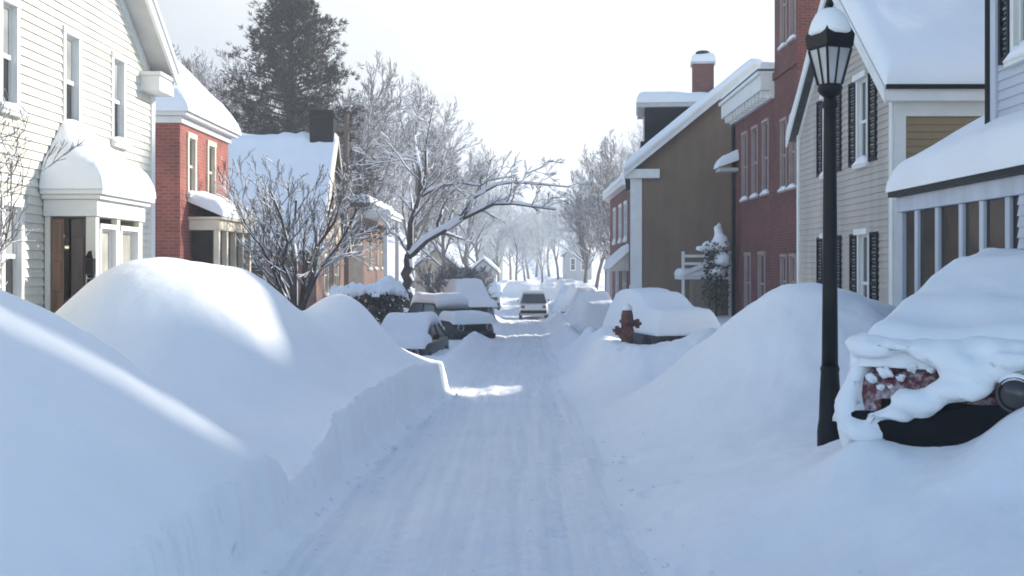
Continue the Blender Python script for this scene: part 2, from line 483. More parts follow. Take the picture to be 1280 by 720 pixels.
g_mask = region == 0
o = sub_sheet('snow_ground', g_mask, M['snow']); o['kind'] = 'structure'
o = sub_sheet('snowy_road', region == 1, M['snow_road']); o['kind'] = 'structure'
# frozen ground under the banks, one plain sheet lower down
mb = MB(); mb.quad((-7, -6, -0.12), (7, -6, -0.12), (7, 22, -0.2), (-7, 22, -0.2))
o = mb.build('frozen_ground', M['shingle']); o['kind'] = 'structure'
GRP = 'snow banks ploughed up along the street'
for rid, lab in ((2, 'huge smooth snow bank with a straight cut face, nearest on the left'),
                 (3, 'tall rounded snow mound before the white house, half sunlit on top'),
                 (4, 'smaller snow mound with a bright rim where the left bank ends'),
                 (5, 'sloping snow bank in front of the buried red car'),
                 (6, 'broad cone shaped snow mound behind the street lamp')):
    o = sub_sheet('snow_bank', region == rid, M['snow']); tag(o, lab, 'snow bank', GRP)

def crumbs():
    rg = np.random.default_rng(5); V = []; Fs = []
    ico = [(0, 0, 1), (.89, 0, .45), (.28, .85, .45), (-.72, .53, .45), (-.72, -.53, .45), (.28, -.85, .45), (.72, .53, -.45), (-.28, .85, -.45), (-.89, 0, -.45), (-.28, -.85, -.45), (.72, -.53, -.45), (0, 0, -1)]
    fc_ = [(0, 1, 2), (0, 2, 3), (0, 3, 4), (0, 4, 5), (0, 5, 1), (1, 6, 2), (2, 7, 3), (3, 8, 4), (4, 9, 5), (5, 10, 1), (6, 7, 2), (7, 8, 3), (8, 9, 4), (9, 10, 5), (10, 6, 1), (11, 7, 6), (11, 8, 7), (11, 9, 8), (11, 10, 9), (11, 6, 10)]
    xs, ys, rs = [], [], []
    for k in range(420):
        y = 5.5 + 19 * rg.random() ** 1.3; u = rg.random()
        if u < 0.62: x = float(xb_left(y)) + abs(rg.normal(0, 0.16)) - 0.1
        elif u < 0.88: x = float(xb_right(y)) + rg.normal(0.05, 0.2)
        else: x = rg.uniform(-1.3, 2.2)
        xs.append(x); ys.append(y); rs.append(0.007 + 0.026 * rg.random() ** 5 * (1.0 if u < .88 else 0.6))
    zs = height(np.array(xs), np.array(ys))
    for x, y, z, r_ in zip(xs, ys, zs, rs):
        o_ = len(V); k = rg.uniform(0.7, 1.3, (12, 3))
        V += [(x + p[0] * r_ * q[0], y + p[1] * r_ * q[1], z + r_ * 0.3 + p[2] * r_ * 0.8 * q[2]) for p, q in zip(ico, k)]
        Fs += [tuple(o_ + i for i in f) for f in fc_]
    o = mesh_obj('snow_crumbs', np.array(V), Fs, M['snow'], None, True, recalc=False); o['kind'] = 'stuff'
crumbs()
# ------------------------------------------------------------------ snow lying on things
def edge_lines(a, b, r, res):
    core = np.linspace(a + r, b - r, max(2, int((b - a - 2 * r) / res)))
    t = np.array([0, 0.03, 0.1, 0.22, 0.4, 0.65]) * r
    return np.concatenate([a + t, core, (b - t)[::-1]])

def snow_field(parent, x0, x1, y0, y1, base, t=0.35, r=0.25, res=0.25, seed=1, keep=None, blur=0, name='snow', mat=None, lift=0.004, tvar=0.35, sides=(1, 1, 1, 1), uniform=False):
    if uniform:
        xs = np.linspace(x0, x1, max(3, int((x1 - x0) / res))); ys = np.linspace(y0, y1, max(3, int((y1 - y0) / res)))
    else:
        xs = edge_lines(x0, x1, min(r, (x1 - x0) * 0.45), res); ys = edge_lines(y0, y1, min(r, (y1 - y0) * 0.45), res)
    X, Y = np.meshgrid(xs, ys)
    B = base(X, Y)
    Bt = B.copy()
    for _ in range(blur):
        Q = np.pad(Bt, 1, mode='edge')
        Bt = (Q[:-2, 1:-1] + Q[2:, 1:-1] + Q[1:-1, :-2] + Q[1:-1, 2:] + 2 * Q[1:-1, 1:-1]) / 6
    big = 1e9
    d = np.minimum.reduce([np.where(sides[0], X - x0, big), np.where(sides[1], x1 - X, big), np.where(sides[2], Y - y0, big), np.where(sides[3], y1 - Y, big)])
    e = np.sqrt(np.clip(1 - (1 - np.clip(d / r, 0, 1)) ** 2, 0, 1))
    tt = t(X, Y) if callable(t) else t
    T = tt * e * (1 + tvar * fbm(X * 0.9 + seed * 3.7, Y * 0.9, seed, 2) + 0.05 * fbm(X * 4, Y * 4, seed + 5, 2))
    top = np.maximum(Bt + T, B + 0.3 * T)
    n1, n2 = X.shape
    V = np.concatenate([np.stack([X, Y, top + lift], -1).reshape(-1, 3), np.stack([X, Y, B + lift - 0.002], -1).reshape(-1, 3)])
    k = np.arange(n1 * n2).reshape(n1, n2); N = n1 * n2
    q = np.stack([k[:-1, :-1], k[:-1, 1:], k[1:, 1:], k[1:, :-1]], -1).reshape(-1, 4)
    if keep is not None:
        c = keep((X[:-1, :-1] + X[1:, 1:]) / 2, (Y[:-1, :-1] + Y[1:, 1:]) / 2).reshape(-1)
    else:
        c = np.ones(len(q), dtype=bool)
    qk = q[c]
    faces = qk.tolist() + (qk[:, ::-1] + N).tolist()
    # side strips where a kept cell borders nothing
    edges = {}
    for f in qk:
        for a, b in ((f[0], f[1]), (f[1], f[2]), (f[2], f[3]), (f[3], f[0])):
            key = (min(a, b), max(a, b))
            edges[key] = None if key in edges else (a, b)
    for ab in edges.values():
        if ab: faces.append((ab[1], ab[0], ab[0] + N, ab[1] + N))
    used = np.unique(np.array([i for f in faces for i in f])); rm = {int(u): i for i, u in enumerate(used)}
    faces = [tuple(rm[int(i)] for i in f) for f in faces]
    return mesh_obj(name, V[used], faces, mat or M['snow_roof'], parent, True)

# ------------------------------------------------------------------ house helpers
def FR(ox, oy, ux, uy, nx_, ny_):
    return lambda u, n, z: (ox + ux * u + nx_ * n, oy + uy * u + ny_ * n, z)
def street_left(x): return FR(x, 0, 0, 1, 1, 0)
def street_right(x): return FR(x, 0, 0, 1, -1, 0)
def face_cam(y): return FR(0, y, 1, 0, 0, -1)
def face_away(y): return FR(0, y, 1, 0, 0, 1)

def wall(mb, fr, z0, z1, ufun, holes=(), course=None, breaks=(), lap=0.02):
    if course:
        k = int(math.ceil((z1 - z0) / course)); zs = [z0 + i * course for i in range(k)] + [z1]
    else:
        zs = sorted(set([z0, z1] + [z for h in holes for z in (h[2], h[3]) if z0 < z < z1] + list(breaks)))
    for za, zb in zip(zs[:-1], zs[1:]):
        if zb - za < 1e-5: continue
        a0, b0 = ufun(za); a1, b1 = ufun(zb); zc = (za + zb) / 2
        hs = sorted([(h[0], h[1]) for h in holes if h[2] <= zc <= h[3]])
        spans = []; cur = (a0, a1)
        for (ha, hb) in hs:
            spans.append((cur, (ha, ha))); cur = (hb, hb)
        spans.append((cur, (b0, b1)))
        for (l, r_) in spans:
            if r_[0] - l[0] < 1e-4 and r_[1] - l[1] < 1e-4: continue
            nb = lap if course else 0.0
            mb.quad(fr(l[0], nb, za), fr(r_[0], nb, za), fr(r_[1], 0, zb), fr(l[1], 0, zb))
            if course:
                mb.quad(fr(l[0], 0, za), fr(r_[0], 0, za), fr(r_[0], nb, za), fr(l[0], nb, za))

def window(house, fr, u0, u1, z0, z1, trim=None, cas=0.09, up='glass', low='glass', snow=0.07, munt=0, depth=0.11, sill=True, head=0.0, split=0.5):
    trim = trim or M['trim']
    mb = MB()
    pr = 0.035
    mb.fbox(fr, u0 - cas, u0, -depth, pr, z0, z1); mb.fbox(fr, u1, u1 + cas, -depth, pr, z0, z1)
    mb.fbox(fr, u0 - cas - 0.01, u1 + cas + 0.01, -depth, pr + 0.012 + head, z1, z1 + cas * 1.15)
    mb.fbox(fr, u0 - cas, u1 + cas, -depth, pr, z0 - 0.05, z0)
    zm = z0 + (z1 - z0) * split; s = 0.035
    mb.fbox(fr, u0, u1, -0.07, -0.028, zm - s, zm + s * 0.6)
    for (a, b) in ((u0, u0 + s), (u1 - s, u1)):
        mb.fbox(fr, a, b, -0.072, -0.03, z0, zm - s); mb.fbox(fr, a, b, -0.072, -0.03, zm + s * 0.6, z1)
    mb.fbox(fr, u0 + s, u1 - s, -0.072, -0.032, z0, z0 + 0.05); mb.fbox(fr, u0 + s, u1 - s, -0.072, -0.032, z1 - 0.04, z1)
    for k in range(munt):
        u = u0 + (u1 - u0) * (k + 1) / (munt + 1)
        mb.fbox(fr, u - 0.011, u + 0.011, -0.068, -0.036, z0 + 0.05, zm - s); mb.fbox(fr, u - 0.011, u + 0.011, -0.068, -0.036, zm + s * 0.6, z1 - 0.04)
    w = mb.build('window', trim, house)
    p = MB(); p.fbox(fr, u0, u1, -0.085, -0.056, zm, z1); p.build('pane', M[up], w)
    p = MB(); p.fbox(fr, u0, u1, -0.098, -0.062, z0, zm - 0.002); p.build('pane', M[low], w)
    if sill:
        p = MB(); p.fbox(fr, u0 - cas - 0.03, u1 + cas + 0.03, -0.02, 0.09, z0 - 0.10, z0 - 0.052); p.build('sill', trim, w)
        if snow:
            p = MB(); n = 9; rings = []
            for i in range(n):
                t = i / (n - 1); u = u0 - cas - 0.02 + t * (u1 - u0 + 2 * cas + 0.04)
                hh = snow * (0.25 + 0.95 * math.sin(math.pi * min(1, max(0.04, t))) ** 0.5) * (0.85 + 0.3 * random.random())
                rings.append([fr(u, -0.02, z0 - 0.05), fr(u, 0.1, z0 - 0.06), fr(u, 0.105, z0 - 0.05 + hh * 0.4), fr(u, 0.06, z0 - 0.05 + hh * 0.9), fr(u, -0.0, z0 - 0.05 + hh)])
            p.loft(rings); p.build('snow', M['snow_roof'], w, True)
    return w

def shutter(house, fr, u0, u1, z0, z1):
    mb = MB(); s = 0.05
    mb.fbox(fr, u0, u0 + s, 0.005, 0.05, z0, z1); mb.fbox(fr, u1 - s, u1, 0.005, 0.05, z0, z1)
    for za, zb in ((z0, z0 + s * 1.3), ((z0 + z1) / 2 - s / 2, (z0 + z1) / 2 + s / 2), (z1 - s, z1)):
        mb.fbox(fr, u0 + s, u1 - s, 0.006, 0.048, za, zb)
    n = int((z1 - z0) / 0.06)
    for i in range(n):
        z = z0 + s + (z1 - z0 - 2 * s) * (i + 0.5) / n
        a = [fr(u0 + s, 0.012, z + 0.025), fr(u1 - s, 0.012, z + 0.025), fr(u1 - s, 0.04, z - 0.02), fr(u0 + s, 0.04, z - 0.02)]
        mb.add(a, [(0, 1, 2, 3)])
    return mb.build('shutter', M['shutter'], house)

def gable_poly_x(x, yc, hw, ze, slope, ov, th):
    # chevron in the plane x = const, ridge along X
    ap = ze + slope * hw
    yo = hw + ov
    top = [(x, yc - yo, ze - slope * ov), (x, yc, ap), (x, yc + yo, ze - slope * ov)]
    bot = [(x, yc + yo, ze - slope * ov - th), (x, yc, ap - th), (x, yc - yo, ze - slope * ov - th)]
    return top + bot

random.seed(4)
# ================================================================== LEFT: white clapboard house
XW = -6.2; Y0, Y1 = 8.7, 18.87; YC = (Y0 + Y1) / 2; HW = (Y1 - Y0) / 2; ZE = 5.43; SL = 0.70
wh = thing('white_house', 'white clapboard house with hooded entry bay, gable facing the street on the left', 'house', (XW, YC, 0.3))
fr = street_left(XW)
def gab(y0, y1, ze, sl):
    yc = (y0 + y1) / 2
    def f(z):
        d = max(0.0, (z - ze) / sl)
        return (min(y0 + d, yc - 1e-4), max(y1 - d, yc + 1e-4))
    return f
WINS_U = [(13.36, 13.74), (15.22, 15.67), (17.02, 17.46), (11.3, 11.75)]
holes = [(a, b, 4.15, 5.4) for a, b in WINS_U] + [(13.42, 13.86, 1.75, 2.95), (11.3, 11.75, 1.75, 2.95)]
mb = MB(); wall(mb, fr, -0.1, ZE + SL * HW - 0.1, gab(Y0, Y1, ZE, SL), holes, 0.115, lap=0.026)
wall(mb, face_away(Y1), -0.1, ZE, lambda z: (XW - 9, XW), (), 0.108)
wall(mb, face_cam(Y0), -0.1, ZE, lambda z: (XW - 9, XW), (), 0.108)
mb.quad((XW - 9, Y0, -.1), (XW - 9, Y1, -.1), (XW - 9, Y1, ZE), (XW - 9, Y0, ZE))
mb.build('wall', M['white_siding'], wh)
mb = MB(); mb.fbox(fr, Y1 - 0.13, Y1 + 0.03, 0.0, 0.045, -0.1, ZE - 0.35)
mb.box(XW - 0.16, XW - 0.0, Y1 + 0.002, Y1 + 0.03, -0.1, ZE - 0.4)
mb.build('corner_board', M['trim'], wh)
mb = MB(); mb.prism(gable_poly_x(XW + 0.38, YC, HW, ZE + 0.25, SL, 0.12, 0.22), (-9.8, 0, 0))
rf = mb.build('roof', M['shingle'], wh)
snow_field(rf, XW - 9.3, XW + 0.40, Y0 - 0.12, Y1 + 0.14, lambda X, Y: ZE + 0.25 + SL * (HW - np.abs(Y - YC)), 0.16, 0.15, 0.4, 3)
mb = MB(); mb.prism(gable_poly_x(XW + 0.40, YC, HW, ZE + 0.2, SL, 0.14, 0.24), (-0.05, 0, 0))
mb.prism(gable_poly_x(XW + 0.43, YC, HW, ZE + 0.245, SL, 0.15, 0.09), (-0.035, 0, 0))
mb.prism(gable_poly_x(XW + 0.03, YC, HW, ZE - 0.05, SL, 0.0, 0.18), (-0.025, 0, 0))
mb.build('rake_board', M['trim'], wh)
mb = MB(); mb.prism(gable_poly_x(XW + 0.349, YC, HW, ZE + 0.02, SL, 0.1, 0.03), (-0.35, 0, 0)); mb.build('soffit', M['trim_grey'], wh)
mb = MB()
mb.box(XW - 0.1, XW + 0.33, Y1 - 0.62, Y1 + 0.12, ZE - 0.33, ZE - 0.09); mb.box(XW - 0.1, XW + 0.36, Y1 - 0.66, Y1 + 0.135, ZE - 0.088, ZE - 0.03)
mb.build('eave_return', M['trim'], wh)
for (a, b) in WINS_U:
    window(wh, fr, a, b, 4.15, 5.4, up='glass_pale', low='glass', cas=0.075, snow=0.1)
for (a, b) in ((13.42, 13.86), (11.3, 11.75)):
    window(wh, fr, a, b, 1.75, 2.95, up='glass_pale', low='glass', cas=0.085, snow=0.05)
# entry bay
BX = -5.5; BY0, BY1 = 14.52, 16.32; BT = 2.87
mb = MB()
mb.box(XW + 0.03, BX, BY0 + 0.06, BY1, 0.0, 0.6)                         # plinth
mb.box(BX - 0.13, BX, BY0, BY0 + 0.13, 0.0, BT)                        # corner post
mb.box(BX - 0.09, BX - 0.002, 15.30, 15.42, 0.6, BT); mb.box(BX - 0.09, BX - 0.001, BY1 - 0.14, BY1 + 0.002, 0.6, BT)
mb.box(XW + 0.03, XW + 0.1, BY0 + 0.01, BY0 + 0.1, 0.0, BT)
mb.box(XW + 0.03, BX - 0.004, BY1 - 0.08, BY1 - 0.003, 0.6, BT)
mb.box(BX - 0.085, BX - 0.003, BY0 + 0.131, BY1 - 0.141, 0.6, 1.05)     # panel under the windows
bay = mb.build('entry_bay', M['white_siding'], wh, bevel=0.008)
mb = MB()
mb.box(XW + 0.03, BX + 0.03, BY0 - 0.03, BY1 + 0.03, BT + 0.002, BT + 0.22)
mb.box(XW + 0.03, BX + 0.09, BY0 - 0.09, BY1 + 0.09, BT + 0.222, BT + 0.28)
mb.box(XW + 0.03, BX + 0.14, BY0 - 0.14, BY1 + 0.14, BT + 0.282, BT + 0.345)
mb.build('cornice', M['trim'], bay, bevel=0.008)
bz = BT + 0.345
def bayroof(X, Y):
    s = np.minimum.reduce([(BX + 0.12 - X) * 0.95, (Y - BY0 + 0.12) * 0.95, (BY1 + 0.12 - Y) * 0.95])
    return bz + np.clip(s, 0, 0.72)
mb = MB(); mb.loft([[(XW + 0.03, BY0 - .12, bz), (BX + .12, BY0 - .12, bz), (BX + .12, BY1 + .12, bz), (XW + 0.03, BY1 + .12, bz)],
                    [(XW + 0.03, BY0 + .5, bz + .58), (XW + 0.08, BY0 + .5, bz + .58), (XW + 0.08, BY1 - .5, bz + .58), (XW + 0.03, BY1 - .5, bz + .58)]])
mb.build('bay_roof', M['shingle'], bay)
snow_field(bay, XW + 0.03, BX + 0.15, BY0 - 0.15, BY1 + 0.15, bayroof, 0.30, 0.16, 0.09, 8, sides=(0, 1, 1, 1), blur=2, tvar=0.2)
for (a, b) in ((14.72, 15.24), (15.48, 16.12)):
    window(bay, street_left(BX - 0.03), a, b, 1.12, 2.72, up='glass_curtain', low='glass_curtain', cas=0.055, snow=0.0, sill=False, depth=0.06)
mb = MB(); mb.box(XW + 0.1, XW + 0.27, BY0 + 0.035, BY0 + 0.075, 0.3, BT - 0.03)
for z in (0.7, 1.3, 1.9, 2.4): mb.box(XW + 0.125, XW + 0.245, BY0 + 0.02, BY0 + 0.034, z, z + 0.38)
dr_ = mb.build('door', M['door'], bay, bevel=0.006)
mb = MB(); mb.box(XW + 0.36, BX - 0.14, BY0 + 0.05, BY0 + 0.085, 0.3, BT - 0.03); mb.box(XW + 0.40, BX - 0.17, BY0 + 0.035, BY0 + 0.049, 1.5, 2.6)
mb.build('door', M['door_dark'], bay, bevel=0.006, label='narrow dark door leaf')
mb = MB(); mb.box(XW + 0.271, XW + 0.359, BY0 + 0.2, BY0 + 0.24, 0.3, BT - 0.02); mb.build('doorway', M['plastic'], bay)
mb = MB(); lx, ly = BX - 0.03, BY0 - 0.10
mb.box(lx - .05, lx + .05, ly - .05, ly + .05, 2.12, 2.32)
mb.lathe([(0.075, 0), (0.03, 0.09), (0.012, 0.1)], (lx, ly, 2.322), 8); mb.lathe([(0.03, 0), (0.055, 0.05)], (lx, ly, 2.068), 8)
mb.box(lx - .012, lx + .012, ly, BY0 - 0.001, 2.36, 2.38); mb.box(lx - .04, lx + .04, ly - .02, BY0 - 0.002, 1.98, 2.06)
mb.build('lantern', M['black'], wh)

# ================================================================== red brick house
XR = -7.5
rh = thing('brick_house', 'small bright red brick house with hipped snowy roof right beside the white house', 'house', (XR, 26.7, 0.5))
fr = street_left(XR)
holes = [(25.3, 25.78, 3.9, 5.15), (26.9, 27.42, 3.9, 5.15), (26.0, 26.6, 0.9, 2.5)]
mb = MB(); wall(mb, fr, 0.0, 5.45, lambda z: (24.7, 28.8), holes)
wall(mb, face_cam(24.7), 0.0, 5.45, lambda z: (XR - 6, XR)); wall(mb, face_away(28.8), 0.0, 5.45, lambda z: (XR - 6, XR))
mb.quad((XR - 6, 24.7, 0), (XR - 6, 28.8, 0), (XR - 6, 28.8, 5.45), (XR - 6, 24.7, 5.45))
mb.build('wall', M['brick_red'], rh)
mb = MB(); mb.box(XR - 6.1, XR + 0.06, 24.64, 28.86, 5.40, 5.55); mb.box(XR - 6.3, XR + 0.2, 24.5, 29.0, 5.552, 5.66)
mb.build('cornice', M['trim'], rh, bevel=0.01)
mb = MB()
e0 = [(XR - 6.3, 24.5, 5.662), (XR + .2, 24.5, 5.662), (XR + .2, 29.0, 5.662), (XR - 6.3, 29.0, 5.662)]
e1 = [(XR - 4.6, 26.7, 7.7), (XR - 1.6, 26.7, 7.7), (XR - 1.6, 26.8, 7.7), (XR - 4.6, 26.8, 7.7)]
mb.loft([e0, e1]); rf = mb.build('roof', M['shingle'], rh)
snow_field(rf, XR - 6.35, XR + 0.27, 24.43, 29.07, lambda X, Y: 5.662 + np.clip(np.minimum.reduce([(XR + .2 - X) * 1.13, (Y - 24.5) * 0.925, (29.0 - Y) * 0.925, (X - XR + 6.3) * 1.2]), -0.03, 2.05), 0.38, 0.3, 0.2, 12, blur=2)
for (a, b, z0, z1) in holes[:2]: window(rh, fr, a, b, z0, z1, M['cream'], cas=0.1, up='glass', low='glass', snow=0.1)
window(rh, fr, 26.0, 26.6, 0.9, 2.5, M['cream'], snow=0)
mb = MB()
mb.box(XR + 0.002, XR + 0.7, 25.35, 28.5, 3.06, 3.3); mb.box(XR + 0.002, XR + 0.78, 25.28, 28.57, 3.302, 3.36)
for y in (25.4, 26.1, 26.85, 27.6, 28.32): mb.box(XR + 0.55, XR + 0.67, y, y + 0.13, 0.6, 3.058)
mb.box(XR + 0.58, XR + 0.65, 25.53, 28.31, 0.6, 1.5)
pc = mb.build('porch', M['cream'], rh, bevel=0.01)
snow_field(pc, XR + 0.002, XR + 0.8, 25.26, 28.6, lambda X, Y: 3.362 + 0.42 * np.clip((XR + 0.8 - X), 0, 0.8), 0.3, 0.18, 0.12, 14, sides=(0, 1, 1, 1))
mb = MB(); mb.box(XR + 0.05, XR + 0.5, 25.5, 28.3, 0.6, 3.05); mb.build('porch_glazing', M['glass_warm'], pc)

# ================================================================== house behind the bare tree
XG = -7.0
gh = thing('gabled_house', 'low brick house with broad snowy roof and black chimney behind the frosted bare tree', 'house', (XG, 41.5, 0.0))
fr = street_left(XG)
holes = [(40.0, 40.7, 1.3, 2.6), (42.2, 42.9, 1.3, 2.6)]
mb = MB(); wall(mb, fr, -0.6, 3.1, lambda z: (38.5, 44.5), holes); wall(mb, face_cam(38.5), -0.6, 3.1, lambda z: (XG - 10, XG), [(-9.6, -8.8, 1.2, 2.4)]); wall(mb, face_away(44.5), -0.6, 3.1, lambda z: (XG - 10, XG))
mb.build('wall', M['brick_brown'], gh)
mb = MB(); wall(mb, fr, 3.1, 6.95, gab(38.5, 44.5, 3.1, 1.3), [(41.1, 41.9, 4.3, 5.5)], 0.16); mb.build('gable_wall', M['beige'], gh)
for h_ in holes: window(gh, fr, *h_, M['cream'], snow=0.05)
window(gh, fr, 41.1, 41.9, 4.3, 5.5, M['cream'], snow=0.1)
window(gh, face_cam(38.5), -9.6, -8.8, 1.2, 2.4, M['trim'], snow=0.05)
mb = MB(); mb.prism(gable_poly_x(XG + 0.25, 41.5, 3.0, 3.2, 1.3, 0.3, 0.2), (-11, 0, 0)); rf = mb.build('roof', M['shingle'], gh)
mb = MB(); mb.prism(gable_poly_x(XG + 0.28, 41.5, 3.0, 3.18, 1.3, 0.3, 0.22), (-0.028, 0, 0)); mb.build('rake_board', M['cream'], gh)
snow_field(rf, XG - 10.8, XG + 0.28, 38.2, 44.8, lambda X, Y: 3.2 + 1.3 * (3.0 - np.abs(Y - 41.5)), lambda X, Y: 0.22 + 0.12 * fbm(X * 3.0, Y * 0.5, 77), 0.2, 0.22, 15)
mb = MB(); mb.box(-7.72, -6.85, 41.1, 41.95, 6.3, 8.0); mb.box(-7.78, -6.79, 41.04, 42.01, 7.74, 7.86); mb.build('chimney', M['black_wall'], gh)
mb = MB(); mb.tube([(0, 0, -0.6), (0.02, 0, 4.0), (0.0, 0, 8.4)], [0.13, 0.11, 0.085], 8); mb.box(-0.5, 0.5, -0.06, 0.06, 7.7, 7.82)
o = thing('utility_pole', 'thin brown utility pole rising beside the black chimney', 'pole', (-7.2, 46.5, 0.2), local=True)
mb.build('pole', M['wood_pole'], o)

# ================================================================== farther brick and beige house
XQ = -7.4
qh = thing('corner_house', 'beige and brown brick house with flat snowy roof, farthest house on the left', 'house', (XQ, 57, -0.6))
fr = street_left(XQ); fc = face_cam(53)
holes = [(54.5, 55.5, 2.2, 3.9), (57, 58, 2.2, 3.9), (59.6, 60.6, 2.2, 3.9)]
mb = MB(); wall(mb, fr, -1.2, 5.1, lambda z: (53, 62), holes); mb.build('wall', M['brick_brown'], qh)
ch = [(-8.6, -8.2, 3.3, 4.7), (-8.6, -8.2, 1.2, 2.5), (-9.9, -9.4, 3.3, 4.7)]
mb = MB(); wall(mb, fc, -1.2, 5.1, lambda z: (XQ - 6, XQ), ch); mb.build('front_wall', M['beige'], qh)
for h_ in holes: window(qh, fr, *h_, M['cream'], snow=0.1)
for h_ in ch: window(qh, fc, *h_, M['cream'], snow=0.1)
mb = MB(); mb.box(XQ - 6.3, XQ + 0.35, 52.6, 62.3, 5.1, 5.28); rf = mb.build('roof', M['shingle'], qh)
snow_field(rf, XQ - 6.35, XQ + 0.4, 52.55, 62.35, lambda X, Y: 5.28 + 0.0 * X, 0.38, 0.3, 0.4, 17)
mb = MB(); mb.box(XQ + 0.9, XQ + 1.1, 53.2, 53.4, -1.0, 4.6); mb.box(XQ + 0.9, XQ + 1.1, 58.2, 58.4, -1.0, 4.6); mb.box(XQ + 0.003, XQ + 1.2, 53.1, 58.5, 4.6, 4.75); pc = mb.build('porch', M['trim'], qh)
snow_field(pc, XQ + 0.003, XQ + 1.3, 53.0, 58.6, lambda X, Y: 4.75 + 0 * X, 0.25, 0.2, 0.3, 18, sides=(0, 1, 1, 1))

# ================================================================== RIGHT: blue house with glazed porch
XB = 5.4; SHADE_BLOCK_Y = 14.6  # far edge of the added mass that narrows the sun strip
bh = thing('blue_house', 'pale blue clapboard house with glazed snowy porch at the right edge', 'house', (XB, 10, 0.3))
fr = street_right(XB)
holes = [(11.62, 12.18, 4.5, 6.0), (8.8, 9.4, 4.5, 6.0)]
mb = MB(); wall(mb, fr, -0.1, 7.2, lambda z: (6.0, 12.75), holes, 0.11)
wall(mb, face_away(12.75), -0.1, 7.2, lambda z: (XB, XB + 7), (), 0.11); wall(mb, face_cam(6.0), -0.1, 7.2, lambda z: (XB, XB + 7), (), 0.11)
mb.quad((XB + 7, 6, -.1), (XB + 7, 12.75, -.1), (XB + 7, 12.75, 7.2), (XB + 7, 6, 7.2))
mb.build('wall', M['blue_siding'], bh)
mb = MB(); mb.fbox(fr, 12.62, 12.76, 0, 0.045, 0, 7.15); mb.build('corner_board', M['blue_siding'], bh)
mb = MB(); mb.tube([(XB - 0.02, 12.86, 0.2), (XB - 0.02, 12.86, 7.1)], 0.045, 8); mb.build('downspout', M['black'], bh)
for (a, b, z0, z1) in holes:
    window(bh, fr, a, b, z0, z1, up='glass', low='glass', snow=0.14, munt=1)
    shutter(bh, fr, a - 0.42, a - 0.1, z0 - 0.03, z1 + 0.03); shutter(bh, fr, b + 0.1, b + 0.36, z0 - 0.03, z1 + 0.03)
mb = MB(); mb.prism([(XB - .3, 5.8, 7.2), (XB + 3.5, 5.8, 9.6), (XB + 7.3, 5.8, 7.2)], (0, 7.05, 0)); rf = mb.build('roof', M['shingle'], bh)
snow_field(rf, XB - 0.3, XB + 7.3, 5.8, 12.9, lambda X, Y: 7.2 + (3.8 - np.abs(X - XB - 3.5)) * 2.4 / 3.8, 0.3, 0.25, 0.4, 21)
mb = MB(); mb.box(7.0, 12.4, 12.752, SHADE_BLOCK_Y, -0.1, 8.6); mb.prism([(7.0, 12.752, 8.6), (9.7, 12.752, 9.8), (12.4, 12.752, 8.6)], (0, SHADE_BLOCK_Y - 12.752, 0)); mb.box(7.0, 8.6, SHADE_BLOCK_Y + 0.002, 16.2, -0.1, 5.8); mb.build('added_shade_block', M['blue_siding'], bh)  # unseen mass and low annex, added to shade the left snow bank
PX = 5.0; PT = 2.93
mb = MB()
posts = [14.72, 14.15, 13.45, 12.72, 12.15, 11.5]
for y in posts: mb.box(PX, PX + 0.12, y - 0.055, y + 0.055, 0.35, PT)
for x in (5.6, 6.3, 7.0): mb.box(x, x + 0.1, 14.67, 14.77, 0.35, PT)
mb.box(PX - 0.03, 7.4, 11.0, 14.8, PT + 0.002, PT + 0.2)
mb.box(PX + 0.02, PX + 0.1, 11.34, 14.6, 0.35, 0.95)
pc = mb.build('porch', M['blue_siding'], bh, bevel=0.008)
mb = MB(); wall(mb, street_right(PX), 0.3, PT, lambda z: (9.6, 11.22), (), 0.11); mb.quad((PX, 9.6, .3), (XB, 9.6, .3), (XB, 9.6, PT), (PX, 9.6, PT))
mb.box(PX - 0.03, XB, 9.55, 11.0, PT + 0.003, PT + 0.19); mb.build('porch_wall', M['blue_siding'], pc)
mb = MB(); mb.box(PX + 0.04, PX + 0.06, 11.34, 14.61, 0.952, PT - 0.001); mb.box(PX + 0.1, 7.0, 14.66, 14.68, 0.9, PT - 0.001); mb.build('porch_glazing', M['glass_warm'], pc)
PZ = PT + 0.2
mb = MB(); mb.box(PX - 0.12, 7.5, 9.5, 14.86, PZ + 0.002, PZ + 0.07); mb.build('gutter', M['black'], pc)
def porchroof(X, Y): return PZ + 0.07 + np.clip(np.minimum((X - PX + 0.1), (14.86 - Y)) * 0.66, 0, 0.75)
mb = MB(); mb.loft([[(PX - .1, 9.5, PZ + .071), (7.5, 9.5, PZ + .071), (7.5, 14.85, PZ + .071), (PX - .1, 14.85, PZ + .071)], [(PX + .45, 9.5, PZ + .45), (7.4, 9.5, PZ + .45), (7.4, 14.3, PZ + .45), (PX + .45, 14.3, PZ + .45)]])
mb.build('porch_roof', M['shingle'], pc)
snow_field(pc, PX - 0.14, 7.5, 9.5, 14.9, porchroof, 0.36, 0.2, 0.12, 22, sides=(1, 1, 1, 1), blur=3, tvar=0.22,
           keep=lambda X, Y: ~((X > XB - 0.0) & (Y < 12.75)))

